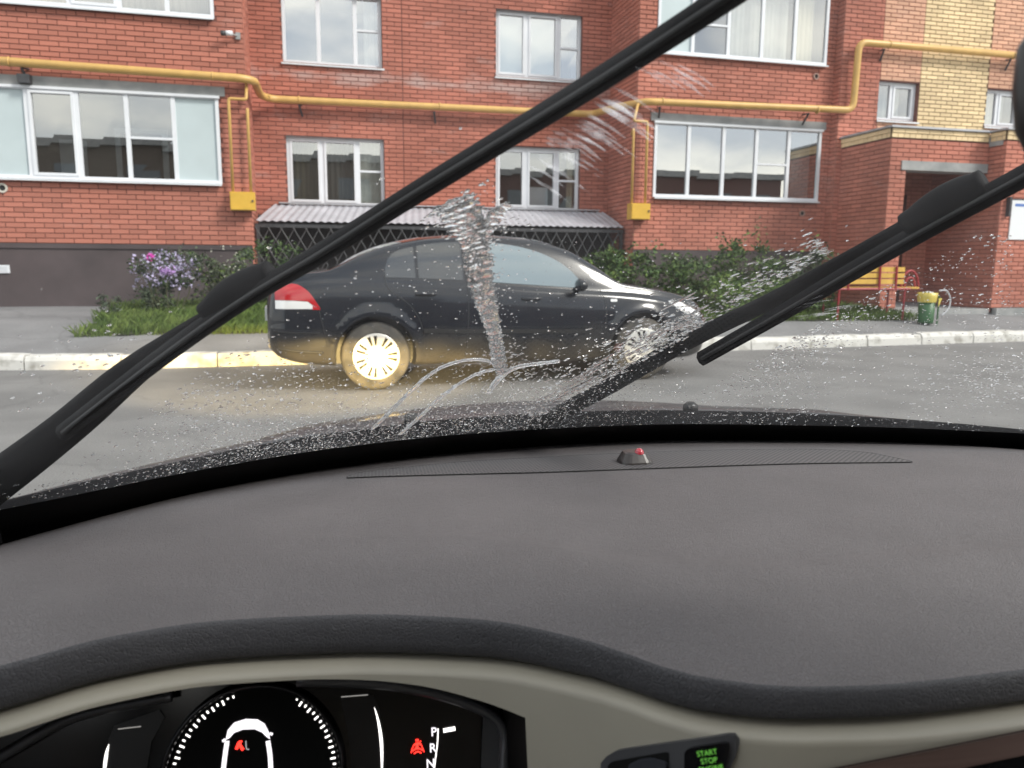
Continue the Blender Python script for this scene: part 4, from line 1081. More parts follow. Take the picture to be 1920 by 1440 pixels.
b.grid([[(dc[0] + r * dR * math.cos(2*math.pi*k/n), dc[1] + r * dR * math.sin(2*math.pi*k/n), o) for k in range(n)] for r, o in ((1.0, .001), (1.0, .009), (1.03, .012), (1.06, .009), (1.08, .001))], True); b.build('dial_ring', mat('dark_chrome', (.05, .05, .055), .2, metal=.8), clus, True)
b = MB(CL); b.f.append([b.pt((dc[0] + .99 * dR * math.cos(2*math.pi*k/n), dc[1] + .99 * dR * math.sin(2*math.pi*k/n), .0012)) for k in range(n)]); b.build('dial_face', M_matt, clus)
k = 0
for lo, hi in ((-6, 62), (106, 186)):
    a = lo
    while a < hi:
        L_ = .06 if k % 2 else .035; A = R(a); wv = R(.6); fade = 1 if not (55 < a < 112) else .5
        r0, r1 = .955 - L_ * fade, .955
        b = MB(CL); b.face([(dc[0] + r * dR * math.cos(q), dc[1] + r * dR * math.sin(q), .002) for r, q in ((r0, A - wv), (r1, A - wv), (r1, A + wv), (r0, A + wv))]); b.build('tick', E_w, clus)
        a += 4.05; k += 1
def strip(name, pts, w, m, parent, off=.002, taper=False):
    P = [clxy(cl(*q)) for q in pts]; P = spline([Vector((x, y, 0)) for x, y in P], 6) if len(P) > 2 else [Vector((x, y, 0)) for x, y in P]
    L_, R_ = [], []; ww = w / 2 * .00034
    for i, p in enumerate(P):
        t = (P[min(i+1, len(P)-1)] - P[max(i-1, 0)]).normalized(); nn = Vector((-t.y, t.x, 0)); q = ww * (math.sin(math.pi * (i + .6) / (len(P) + 3)) if taper else 1)
        L_.append((p.x + nn.x * q, p.y + nn.y * q, off)); R_.append((p.x - nn.x * q, p.y - nn.y * q, off))
    b = MB(CL); b.grid([L_, R_]); return b.build(name, m, parent)
def poly(name, pts, m, parent, off=.002):
    b = MB(CL); b.f.append([b.pt((*clxy(cl(*q)), off)) for q in pts]); return b.build(name, m, parent)
E_wd = emis('lit_soft_white', (.9, .85, .9), .75)
poly('car_symbol', [(424, 1386), (428, 1368), (440, 1354), (462, 1347), (484, 1348), (497, 1356), (505, 1372), (507, 1385), (500, 1380), (492, 1372), (478, 1366), (456, 1367), (440, 1373), (431, 1383)], E_wd, clus)
strip('car_symbol', [(427, 1388), (423, 1415), (419, 1450)], 9, E_wd, clus); strip('car_symbol', [(503, 1388), (507, 1415), (509, 1450)], 9, E_wd, clus)
strip('car_symbol', [(418, 1389), (424, 1385)], 5, E_wd, clus); strip('car_symbol', [(506, 1374), (512, 1376)], 5, E_wd, clus)
strip('seat_symbol', [(444, 1404), (449, 1392), (452, 1398), (457, 1405)], 6, E_r, clus); strip('seat_symbol', [(448, 1390), (455, 1389)], 4, E_r, clus)
strip('seat_symbol', [(462, 1388), (463, 1402), (468, 1404)], 2, emis('dim_white', (.4, .4, .4), .5), clus)
# seat belt warning: head, shoulders, lap and belt
for P_, w_ in ((((779, 1387), (785, 1387)), 8), (((776, 1395), (772, 1405), (771, 1411)), 4), (((789, 1394), (793, 1404), (795, 1409)), 4), (((773, 1407), (783, 1402), (794, 1406)), 5), (((776, 1396), (783, 1392), (789, 1395)), 7), (((789, 1388), (778, 1402)), 4), (((776, 1412), (783, 1408), (790, 1411)), 5), (((782, 1394), (783, 1404)), 9)):
    strip('belt_warning', P_, w_ * .55, E_r, clus)
strip('lit_arc', [(702, 1325), (709, 1350), (714, 1380), (716, 1410), (716, 1446)], 6, E_w, clus, taper=True)
strip('lit_arc', [(206, 1394), (202, 1410), (199, 1430), (197, 1450)], 6, E_w, clus, taper=True)
strip('gear_line', [(821, 1365), (820, 1390), (817, 1415), (813, 1446)], 2.2, E_w, clus); strip('gear_marker', [(831, 1369), (853, 1365)], 8, E_w, clus)
for q in ((640, 1306, 690, 1302), (223, 1366, 266, 1361)): strip('highlight_line', [(q[0], q[1]), (q[2], q[3])], 2, emis('faint_white', (.5, .48, .45), .3), clus)
b = MB(); b.tube(spline([cl(*q, .012) for q in ((560, 1272), (700, 1276), (800, 1292), (880, 1316), (925, 1342), (941, 1372), (941, 1410), (938, 1460))], 6), .0042, 8); b.build('cluster_rim', mat('satin_dark_rim', (.14, .14, .15), .35, metal=.4), clus, True)
poly('cluster_side', [(905, 1338), (930, 1352), (936, 1380), (934, 1450), (900, 1450)], mat('satin_grey', (.10, .10, .105), .5), clus, .003)
b = MB(); b.tube(spline([cl(*q, .012) for q in ((-60, 1450), (0, 1420), (120, 1352), (200, 1325), (330, 1300))], 6), .004, 8); b.build('cluster_rim', MATS['satin_dark_rim'], clus, True)
for P_ in ([(205, 1385), (215, 1360), (300, 1330), (310, 1345), (285, 1390), (275, 1450), (195, 1450)], [(640, 1310), (700, 1302), (712, 1330), (722, 1380), (724, 1450), (660, 1450), (655, 1390)]):
    poly('side_gauge', P_, mat('side_gauge_black', (.016, .015, .016), .3) if 'side_gauge_black' not in MATS else MATS['side_gauge_black'], clus, .0012)
# lettering
def text(body, origin, ex, ey, size, m, parent, name, thick=0.0):
    cu_ = bpy.data.curves.new(name, 'FONT'); cu_.body = body; cu_.size = 1.0; cu_.align_x = 'CENTER'; cu_.align_y = 'CENTER'; cu_.offset = thick
    t = bpy.data.objects.new(name, cu_); col.objects.link(t)
    d = bpy.context.evaluated_depsgraph_get(); d.update(); me = bpy.data.meshes.new_from_object(t.evaluated_get(d))
    bpy.data.objects.remove(t)
    for v in me.vertices: v.co = Vector(origin) + ex * (v.co.x * size) + ey * (v.co.y * size)
    me.materials.clear(); me.materials.append(m)
    o = bpy.data.objects.new(name, me); col.objects.link(o); adopt(o, parent); return o
for ch, q in (('P', (813, 1372)), ('R', (811, 1402)), ('N', (807, 1431))):
    text(ch, cl(*q, .002), cex, cey, .0082, E_wd, clus, 'gear_letter', .008)
# start button panel
def tr(x, y, off=0.0):
    p = hit(x, y, trim_fn, .2, 1.2); e = .01; a, b_, z = toK(p)
    ta = K(a + e, trim_b(a + e, z), z) - K(a - e, trim_b(a - e, z), z); tz = K(a, trim_b(a, z + e), z + e) - K(a, trim_b(a, z - e), z - e)
    n = ta.cross(tz).normalized()
    if n.dot(CAMO - p) < 0: n = -n
    return p + n * off, n, ta.normalized(), tz.normalized()
def rpoly(name, pts, m, parent, off, rad=10, thick=.004):
    P = []
    q = bend([Vector((x, y, 0)) for x, y in ([((pts[0][0] + pts[-1][0]) / 2, (pts[0][1] + pts[-1][1]) / 2)] + list(pts) + [((pts[0][0] + pts[-1][0]) / 2, (pts[0][1] + pts[-1][1]) / 2)])], rad, 4)[:-1]
    x0, x1 = min(v.x for v in q), max(v.x for v in q); NX, NY = 26, 5; rows = []
    for i in range(NX + 1):
        x = x0 + .01 + (x1 - x0 - .02) * i / NX; ys = []
        for k in range(len(q)):
            c, d = q[k], q[(k + 1) % len(q)]
            if (c.x - x) * (d.x - x) <= 0 and c.x != d.x: ys.append(c.y + (d.y - c.y) * (x - c.x) / (d.x - c.x))
        ya, yb = min(ys), max(ys)
        col_ = [tr(x, ya + (yb - ya) * j / NY) for j in range(NY + 1)]
        o = off if 0 < i < NX else off - thick
        rows.append([col_[0][0] + col_[0][1] * (off - thick)] + [f[0] + f[1] * o for f in col_] + [col_[-1][0] + col_[-1][1] * (off - thick)])
    b = MB(); b.grid(rows)
    return b.build(name, m, parent)
pan = rpoly('start_panel', [(1122, 1448), (1134, 1420), (1160, 1404), (1370, 1374), (1388, 1376), (1390, 1392), (1374, 1428), (1350, 1475), (1120, 1500)], mat('satin_panel', (.055, .055, .06), .4), own, .003, 9)
rpoly('key_slot', [(1140, 1440), (1150, 1425), (1258, 1406), (1264, 1416), (1258, 1445), (1140, 1490)], M_matt, pan, .0036, 6)
rpoly('key_fob', [(1185, 1430), (1205, 1420), (1230, 1417), (1255, 1424), (1262, 1432), (1240, 1450), (1190, 1470)], mat('fob_plastic', (.03, .032, .04), .35), pan, .006, 6)
btn = rpoly('start_button', [(1290, 1402), (1300, 1396), (1362, 1386), (1370, 1390), (1366, 1412), (1356, 1446), (1290, 1462), (1286, 1430)], M_gloss, pan, .006, 6)
p0, n0, ta0, tz0 = tr(1333, 1418)
sl = (tr(1360, 1385)[0] - tr(1300, 1394)[0]).normalized(); up = n0.cross(sl).normalized()
if up.z < 0: up = -up
for ln, dy in (('START', .0038), ('STOP', 0), ('ENGINE', -.0038)):
    text(ln, p0 + n0 * .0075 + up * dy, sl, up, .0036, E_g, pan, 'button_lettering', .0)
# wood inlay and black vent below it
def band(name, top_px, bot_px, m, off, ext):
    T = [tr(x, y, off)[0] for x, y in top_px]; B_ = [tr(x, y, off)[0] for x, y in bot_px]
    b = MB(); b.grid([T, B_]); return b.build(name, m, own, True)
band('wood_inlay', [(1480 + 60 * k, 1456 - 12 * k) for k in range(9)], [(1640 + 50 * k, 1470 - 10.5 * k) for k in range(9)], M_wood, .003, 0)
band('air_vent', [(1640 + 50 * k, 1470.5 - 10.5 * k) for k in range(9)], [(1640 + 50 * k, 1560 - 10.5 * k) for k in range(9)], M_gloss, .002, 0)
band('chrome_line', [(1470 + 60 * k, 1453 - 12 * k) for k in range(9)], [(1472 + 60 * k, 1456 - 12 * k) for k in range(9)], mat('dark_red_line', (.035, .012, .014), .4), .0035, 0)

# centre speaker grille and alarm lamp on the dash
gn_b = cub([-.333, -.2, -.02, .15, .29], [.796, .783, .777, .771, .757]); gf_b = cub([-.333, -.325, -.28, -.185, -.055, .12, .22, .265, .288, .292], [.803, .821, .838, .861, .872, .868, .856, .835, .80, .765])
def grille_mat():
    m = mat('perforated_grille', (.075, .07, .072), .6, spec=.3)
    n, l = m.node_tree.nodes, m.node_tree.links; p = n['Principled BSDF']; co = n['Texture Coordinate']
    mp_ = n.new('ShaderNodeMapping'); mp_.inputs['Rotation'].default_value = (0, 0, R(35)); mp_.inputs['Scale'].default_value = (1, 1, 0); l.new(co.outputs['Object'], mp_.inputs[0])
    sp = n.new('ShaderNodeSeparateXYZ'); l.new(mp_.outputs[0], sp.inputs[0]); prods = []
    for ax in 'XY':
        a = n.new('ShaderNodeMath'); a.operation = 'MULTIPLY'; a.inputs[1].default_value = math.pi / .0052; l.new(sp.outputs[ax], a.inputs[0])
        s = n.new('ShaderNodeMath'); s.operation = 'SINE'; l.new(a.outputs[0], s.inputs[0]); q = n.new('ShaderNodeMath'); q.operation = 'POWER'; q.inputs[1].default_value = 2
        ab = n.new('ShaderNodeMath'); ab.operation = 'ABSOLUTE'; l.new(s.outputs[0], ab.inputs[0]); l.new(ab.outputs[0], q.inputs[0]); prods.append(q)
    mu_ = n.new('ShaderNodeMath'); mu_.operation = 'MULTIPLY'; l.new(prods[0].outputs[0], mu_.inputs[0]); l.new(prods[1].outputs[0], mu_.inputs[1])
    mr = n.new('ShaderNodeMapRange'); mr.inputs['From Min'].default_value = .3; mr.inputs['From Max'].default_value = .55; l.new(mu_.outputs[0], mr.inputs['Value'])
    mx = n.new('ShaderNodeMixRGB'); mx.inputs[1].default_value = (.10, .094, .098, 1); mx.inputs[2].default_value = (.004, .004, .004, 1); l.new(mr.outputs[0], mx.inputs[0]); l.new(mx.outputs[0], p.inputs['Base Color'])
    return m
ga = [-.333 + .625 * i / 60 for i in range(61)]
b = MB(K); b.grid([[(a, gn_b(a) + (gf_b(a) - gn_b(a)) * f, dash_z(a, gn_b(a) + (gf_b(a) - gn_b(a)) * f) + .0012) for a in ga] for f in (0, .2, .4, .6, .8, 1)]); b.build('speaker_grille', grille_mat(), own, True)
b = MB(); P = [K(a, gn_b(a), dash_z(a, gn_b(a)) + .001) for a in ga] + [K(a, gf_b(a), dash_z(a, gf_b(a)) + .001) for a in reversed(ga)]
b.tube(P + [P[0]], .00045, 4, cap=False); b.build('grille_gap', M_shell0, own)
la, lb = -.016, .812; lz = dash_z(la, lb) + .001
b = MB(K); rows = []
for (hw, hd, h, sh) in ((.0185, .0175, 0, 0), (.0175, .0165, .003, 0), (.0125, .0115, .0115, .001), (.009, .008, .0128, .001)):
    rows.append([(la + hw * (abs(math.cos(t)) ** .5) * (1 if math.cos(t) > 0 else -1), lb + sh + hd * (abs(math.sin(t)) ** .5) * (1 if math.sin(t) > 0 else -1), lz + h) for t in [2 * math.pi * k / 28 for k in range(28)]])
ids = b.grid(rows, True); b.f.append(ids[-1]); lamp = b.build('alarm_sensor', mat('smoky_plastic', (.035, .03, .03), .3), own)
b = MB(K); n = 16; b.grid([[(la + .003 + .0055 * math.sin(t) * math.cos(2*math.pi*k/n), lb - .006 + .0055 * math.sin(t) * math.sin(2*math.pi*k/n), lz + .0115 + .0055 * math.cos(t) * 1.1) for k in range(n)] for t in [.02, .4, .8, 1.2, 1.6]], True); b.build('red_lens', mat('red_lens', (.45, .03, .05), .1, coat=1), lamp, True)

# windscreen
M_ws = thin_glass('windscreen_glass', (.93, .95, .94), gain=.35, base=.03)
n_, l_ = M_ws.node_tree.nodes, M_ws.node_tree.links                   # thin wet film, added as a haze veiling the view through the glass
src_ = [x for x in n_ if x.type == 'MIX_SHADER'][0]; out_ = [x for x in n_ if x.type == 'OUTPUT_MATERIAL'][0]
tl_ = n_.new('ShaderNodeBsdfTranslucent'); tl_.inputs[0].default_value = (.9, .92, .95, 1); m2_ = n_.new('ShaderNodeMixShader')
nz_ = n_.new('ShaderNodeTexNoise'); nz_.inputs['Scale'].default_value = 9; nz_.inputs['Detail'].default_value = 6; tc_ = n_.new('ShaderNodeTexCoord'); l_.new(tc_.outputs['Object'], nz_.inputs['Vector'])
mr_ = n_.new('ShaderNodeMapRange'); mr_.inputs['From Min'].default_value = .3; mr_.inputs['From Max'].default_value = .7; mr_.inputs['To Min'].default_value = .003; mr_.inputs['To Max'].default_value = .018
l_.new(nz_.outputs['Fac'], mr_.inputs['Value']); l_.new(mr_.outputs[0], m2_.inputs[0]); l_.new(src_.outputs[0], m2_.inputs[1]); l_.new(tl_.outputs[0], m2_.inputs[2]); l_.new(m2_.outputs[0], out_.inputs[0])
ga = [-.76 + 1.52 * i / 60 for i in range(61)]
b = MB(K); b.grid([[(a, glass_b(a, z), z) for a in ga] for z in [.895 + .525 * k / 20 for k in range(21)]]); ws = b.build('windscreen', M_ws, own, True)
fz = []
for q in ((0, 955), (200, 915), (400, 876), (640, 838), (900, 811), (1200, 796), (1500, 797), (1700, 802), (1920, 812)):
    p = toK(hit(*q, glass_fn)); fz.append((p[0], p[2]))
fz.sort(); fzt = cub([-.78] + [f[0] for f in fz] + [.78], [fz[0][1]] + [f[1] for f in fz] + [fz[-1][1]])
b = MB(K); b.grid([[(a, glass_b(a, .893 + (fzt(a) - .893) * f) - .0016, .893 + (fzt(a) - .893) * f) for a in ga] for f in (0, .33, .66, 1)]); b.build('black_border', M_frit, ws, True)
# bonnet, cowl, lamps
M_bon = mat('own_car_paint', (.012, .013, .017), .45, coat=.15)
M_cowl = mat('black_cowl', (.006, .006, .007), .95, spec=.05)
ba = [-.90 + 1.8 * i / 60 for i in range(61)]
def bz(a, z, q=.02): return z - q * (abs(a) / .75) ** 2.4 - (.25 * max(0, abs(a) - .80) / .1 if abs(a) > .80 else 0)
cr_ = lambda a: Wb(max(-.85, min(.85, a)))
rowsb = [(.168, .905), (.175, .918), (.20, .920), (.26, .917), (.37, .902), (.5, .885), (.75, .835), (1.0, .76), (1.1, .68), (1.13, .55)]
b = MB(K); b.grid([[(a, cr_(a) + o, bz(a, z, .02 + .09 * min(1, max(0, o - .2) / .6)) + (.004 * math.exp(-((abs(a) - .42) / .05) ** 2) if o < 1 else 0)) for a in ba] for o, z in rowsb]); b.build('bonnet', M_bon, own, True)
b = MB(K); b.grid([[(a, cr_(a) + o, bz(a, z)) for a in ba] for o, z in ((-.01, .875), (.015, .889), (.08, .908), (.15, .927), (.166, .926), (.17, .90))]); b.build('cowl', M_cowl, own, True)
for a in (.20, -.25):
    p = K(a, cr_(a) + .2, bz(a, .923)); b = MB(); b.tube([p - Vector((0, 0, .004)), p + Vector((0, 0, .006)), p + Vector((0, 0, .011))], [.013, .012, .006], 10, flat=1); b.build('washer_nozzle', M_black, own, True)
b = MB(K); b.box((-.88, 1.0, .25), (.88, 2.0, .55)); b.build('front_end', M_cowl, own)
for sg, en in ((-1, 3000), (1, 500)):
    c = K(sg * .66, 2.06, .60)
    hl = MB(K); hl.grid([[(sg * (.55 + .24 * i / 8), 2.10 - .12 * (i / 8) ** 2 + .02 * math.sin(math.pi * j / 4), .54 + .13 * j / 4 * (1 - .3 * i / 8)) for i in range(9)] for j in range(5)]); h_ = hl.build('headlamp', M_cgl, own, True)
    ld = bpy.data.lights.new('headlamp_beam', 'SPOT'); ld.energy = en; ld.color = (1.0, .70, .27); ld.spot_size = R(46); ld.spot_blend = .55; ld.shadow_soft_size = .03
    lo_ = bpy.data.objects.new('headlamp_beam', ld); col.objects.link(lo_); lo_.location = K(sg * .66, 2.16, .60)
    aim = (K(sg * .66 - .25, 7.3, .14) - lo_.location) if sg < 0 else (K(sg * .66, 7.6, .12) - lo_.location)
    lo_.rotation_euler = aim.to_track_quat('-Z', 'Y').to_euler(); lo_.scale = (1, .17, 1)
# wipers
M_wip = mat('wiper_black', (.008, .008, .009), .8, spec=.15)
def wiper(arm_px, blade_px, aw, bw, hub_px):
    A = [gpt(*q, .026) for q in arm_px]; nn = gn(A[len(A) // 2])
    b = MB(); P = spline(A, 5); rs = [np.interp(i, [0, len(P) - 1], aw) for i in range(len(P))]
    b.tube(P, list(map(float, rs)), 10, flat=.45, up=nn); w = b.build('wiper', M_wip, own, True)
    B_ = spline([gpt(*q, .010) for q in blade_px], 6)
    b = MB(); b.tube(B_, bw, 8, flat=1.15, up=nn); bl_ = b.build('blade', M_wip, w, True)
    b = MB(); b.tube(spline([gpt(*q, .0022) for q in blade_px], 6), .0022, 6, flat=1.0, up=nn); b.build('rubber_edge', M_black, w, True)
    H = [gpt(*q, .018) for q in hub_px]; b = MB(); P = spline(H, 5); b.tube(P, [bw * 1.8 * max(.45, math.sin(math.pi * (i + .6) / len(P))) ** .35 for i in range(len(P))], 12, flat=.9, up=nn); b.build('adapter', M_wip, w, True)
    p = A[0]; b = MB(); b.tube([p - nn * .04, p + nn * .012], .022, 14); b.build('pivot', M_wip, w, True)
    return w
wiper([(-70, 950), (40, 868), (140, 790), (250, 695), (360, 620), (450, 562)], [(118, 812), (300, 672), (450, 566), (600, 476), (760, 374), (920, 276), (1080, 178), (1230, 82), (1400, -30)], (.028, .009), .0060, [(388, 585), (425, 555), (470, 528), (508, 508)])
wiper([(925, 838), (1110, 742), (1280, 645), (1450, 562), (1620, 470), (1790, 372)], [(1316, 672), (1450, 596), (1600, 508), (1750, 422), (1920, 330), (2060, 250)], (.018, .010), .0074, [(1700, 420), (1750, 390), (1800, 362), (1845, 340)])
# rear view mirror
mc_ = CAMO + (cf * .275 + cr * ((2010 - 960) / 1450 * .275) + cu * ((720 - 172) / 1450 * .275))
ax = (cr * .97 + cf * .20).normalized(); ay = (cu + cr * .1).normalized(); ay = (ay - ax * ay.dot(ax)).normalized(); az = ax.cross(ay)
mcen = mc_ + ax * .095; b = MB(); n = 28; rows = []
for i in range(13):
    t = -1 + 2 * i / 12; q = (1 - t * t) ** .5
    rows.append([mcen + ax * (.118 * (abs(math.cos(2*math.pi*k/n)) ** .55) * (1 if math.cos(2*math.pi*k/n) > 0 else -1) * max(q, .05) ** .5) + ay * (.036 * (abs(math.sin(2*math.pi*k/n)) ** .6) * (1 if math.sin(2*math.pi*k/n) > 0 else -1) * max(q, .05) ** .5) + az * .018 * t for k in range(n)])
ids = b.grid(rows, True); b.f.append(ids[-1]); b.f.append(list(reversed(ids[0]))); mir = b.build('rear_view_mirror', mat('dark_brown_plastic', (.022, .018, .017), .4), own, True)
b = MB(); b.tube([mcen - az * 0 + ay * .02, mcen + cf * .06 + cu * .05, gpt(1500, -330, -.002) or (mcen + cf * .12 + cu * .08)], .008, 8); b.build('mirror_stem', MATS['dark_brown_plastic'], mir)
b = MB(); n = 40; b.f.append([b.pt(mcen + az * .0186 + ax * (.106 * (abs(math.cos(2*math.pi*k/n)) ** .5) * (1 if math.cos(2*math.pi*k/n) > 0 else -1)) + ay * (.027 * (abs(math.sin(2*math.pi*k/n)) ** .5) * (1 if math.sin(2*math.pi*k/n) > 0 else -1))) for k in range(n)]); b.build('mirror_glass', mat('mirror_silver', (.7, .7, .7), .02, metal=1.0), mir)
# cabin shell: roof, pillars, doors, rear wall
M_head = mat('cream_headliner', (.42, .40, .36), .9); M_shell = mat('charcoal_interior', (.04, .038, .038), .7)
zt_ = 1.405
b = MB(K); fr_row = [(a, glass_b(a, zt_) - .01, zt_) for a in ga]
b.grid([fr_row, [(a, -.55, 1.44 - .04 * (a / .76) ** 2) for a in ga], [(a, -1.9, 1.40 - .04 * (a / .76) ** 2) for a in ga]]); b.build('headliner', M_head, own, True)
b = MB(K); b.grid([[(a, p - .005, z + .04) for a, p, z in fr_row], [(a, -.55, 1.49 - .05 * (a / .76) ** 2) for a in ga], [(a, -1.95, 1.45 - .05 * (a / .76) ** 2) for a in ga]]); b.build('roof', M_bon, own, True)
for sg in (-1, 1):
    b = MB(); b.tube([K(sg * .775, glass_b(sg * .775, z), z) for z in (.88, 1.0, 1.15, 1.3, 1.42)], .036, 10); b.build('pillar', M_shell, own, True)
    b = MB(); b.tube([K(sg * .76, glass_b(sg * .76, 1.41), 1.41), K(sg * .76, -.6, 1.41), K(sg * .76, -1.85, 1.37)], .03, 8); b.build('roof_rail', M_head, own, True)
    b = MB(); b.tube([K(sg * .79, -.55, .9), K(sg * .76, -.62, 1.40)], .05, 8); b.build('pillar', M_shell, own, True)
    b = MB(); b.tube([K(sg * .79, -1.5, .9), K(sg * .74, -1.8, 1.38)], .09, 8); b.build('pillar', M_shell, own, True)
    b = MB(K); b.box((sg * .80 - .025, -1.9, .25), (sg * .80 + .025, .75, .93)); b.build('door', M_shell, own)
b = MB(K); b.box((-.77, -1.95, .25), (.77, -1.88, 1.0)); b.build('rear_wall', M_shell, own)
b = MB(K); b.box((-.77, -1.87, .2), (.77, .8, .26)); b.build('cabin_floor', M_shell, own)
for a in (-.377, .377):
    for nm_, q0, q1 in (('seat_back', (a - .25, -.75, .5), (a + .25, -.55, 1.12)), ('seat_cushion', (a - .26, -.55, .42), (a + .26, 0.0, .58))):
        b = MB(K); b.box(q0, q1); o_ = b.build(nm_, M_trim, own); md = o_.modifiers.new('bevel', 'BEVEL'); md.width = .05; md.segments = 3

# ================================================================== water on the glass
import bmesh
def outward(o):
    bm = bmesh.new(); bm.from_mesh(o.data); bmesh.ops.remove_doubles(bm, verts=bm.verts, dist=1e-7); bmesh.ops.recalc_face_normals(bm, faces=bm.faces); bm.to_mesh(o.data); bm.free()
    return o
def water_mat(name, foam_glint=0.0):
    m = bpy.data.materials.new(name); m.use_nodes = True; n, l = m.node_tree.nodes, m.node_tree.links; n.clear()
    o = n.new('ShaderNodeOutputMaterial'); g = n.new('ShaderNodeBsdfGlass'); g.inputs['IOR'].default_value = 1.33; g.inputs['Roughness'].default_value = 0.0
    if foam_glint:
        d = n.new('ShaderNodeBsdfDiffuse'); d.inputs[0].default_value = (.8, .82, .85, 1); t = n.new('ShaderNodeBsdfTranslucent'); t.inputs[0].default_value = (.8, .82, .85, 1)
        a = n.new('ShaderNodeAddShader'); l.new(d.outputs[0], a.inputs[0]); l.new(t.outputs[0], a.inputs[1])
        mx = n.new('ShaderNodeMixShader'); mx.inputs[0].default_value = foam_glint; l.new(g.outputs[0], mx.inputs[1]); l.new(a.outputs[0], mx.inputs[2]); l.new(mx.outputs[0], o.inputs[0])
    else: l.new(g.outputs[0], o.inputs[0])
    MATS[name] = m; return m
M_water = water_mat('clear_water'); M_foam = water_mat('frothy_water', .03); M_spray = water_mat('soapy_glint_water', .18); M_riv = water_mat('painted_highlight_water', .13)  # white in spray and rivulets: soap, plus painted sky glints and highlights
dr = np.random.RandomState(11)
class Drops:
    def __init__(s): s.v = []; s.f = []
    def add(s, p, n, size, el, ang, hgt):
        """dome of water on the outer face of the glass"""
        e1 = (cr - n * cr.dot(n)).normalized(); e2 = n.cross(e1)
        if e2.dot(cu) < 0: e2 = -e2
        d1 = e1 * math.cos(ang) + e2 * math.sin(ang); d2 = e2 * math.cos(ang) - e1 * math.sin(ang)
        i0 = len(s.v); N = 8; wob = dr.uniform(.75, 1.25, N)
        for (rr, hh) in ((1, 0), (.93, .45), (.6, .88)):
            for k in range(N):
                t = 2 * math.pi * k / N
                s.v.append(p + (d1 * math.cos(t) * el + d2 * math.sin(t)) * (size * rr * wob[k]) + n * (size * hgt * hh + .0003))
        s.v.append(p + n * (size * hgt + .0003)); top = len(s.v) - 1
        for j in range(2):
            for k in range(N): s.f.append((i0 + j*N + k, i0 + j*N + (k+1) % N, i0 + (j+1)*N + (k+1) % N, i0 + (j+1)*N + k))
        for k in range(N): s.f.append((i0 + 2*N + k, i0 + 2*N + (k+1) % N, top))
        s.f.append(tuple(i0 + k for k in reversed(range(N))))
D = Drops()
def scatter(n, fn, smin, smax, el, ang, hgt=.8, jit=.35):
    for i in range(int(n * 2.6)):
        x, y = fn()
        p = gpt(x, y)
        if p is None: continue
        a, b_, z = toK(p)
        if z < .905 or z > 1.4: continue
        if y < 905 and x < 1000 and abs((x - 118) * .5616 + (y - 812) * .8274) < 62 - .02 * x: continue      # swept dry by the blade
        if x > 1290 and abs((x - 1316) * .4926 + (y - 672) * .8703) < 52: continue
        s_ = .85 * (smin + (smax - smin) * dr.uniform() ** 2.0)
        D.add(p, gn(p), s_, el * dr.uniform(.7, 1.4), ang + dr.normal() * jit, hgt)
U_ = dr.uniform
def blob(cx, cy, sx, sy_, rot=0):
    def f():
        a, c = dr.normal() * sx, dr.normal() * sy_
        return cx + a * math.cos(rot) - c * math.sin(rot), cy + a * math.sin(rot) + c * math.cos(rot)
    return f
def along(p0, p1, w0, w1):
    def f():
        t = U_(); a = abs(dr.normal()) * w0 + U_() * 4; dx, dy = p1[0] - p0[0], p1[1] - p0[1]; L_ = math.hypot(dx, dy)
        return p0[0] + dx * t + dy / L_ * a, p0[1] + dy * t - dx / L_ * a
    return f
scatter(900, blob(440, 770, 170, 62, .15), .0003, .0012, 1.6, -.5)
scatter(1900, blob(640, 825, 240, 34, -.16), .0003, .0010, 1.5, -.3)
scatter(1900, blob(930, 785, 210, 34, -.12), .0003, .0010, 1.4, .6)
scatter(300, lambda: (U_(520, 1000), U_(680, 800)), .0003, .001, 1.2, -.4)
scatter(190, lambda: (U_(500, 1300), U_(450, 700)), .0003, .0011, 1.3, -.8)
scatter(500, along((1000, 790), (1330, 615), 34, 0), .0004, .0016, 2.2, .5, jit=.2)
scatter(200, along((1250, 655), (1560, 480), 26, 0), .0003, .0011, 3.4, .52, jit=.1)
scatter(700, blob(1450, 690, 62, 75, .5), .0004, .0015, 1.4, .5)
scatter(260, blob(1520, 610, 80, 35, -.5), .0003, .0013, 1.6, .6)
scatter(380, lambda: (U_(1450, 1920), U_(560, 790)), .0003, .001, 1.5, .6)
scatter(300, blob(1860, 720, 90, 30, -.25), .0003, .0013, 2.2, .35)
scatter(220, lambda: (U_(1580, 1900), U_(440, 620)), .0003, .001, 1.4, .6)
scatter(380, lambda: (lambda x: (x, np.interp(x, [0, 400, 900, 1300, 1920], [935, 870, 812, 790, 808]) + U_(-14, 14)))(U_(60, 1920)), .0003, .001, 1.4, .6)
wd = mk('water_droplets', D.v, D.f, M_water, None, True); wd.data.materials.append(M_spray)
fd = dr.uniform(size=len(D.f) // 25 + 1) < .2
wd.data.polygons.foreach_set('material_index', [int(fd[i // 25]) for i in range(len(D.f))])
outward(wd); tag(wd, 'washer water droplets spattered over the outside of the windscreen', 'droplets', kind='stuff')

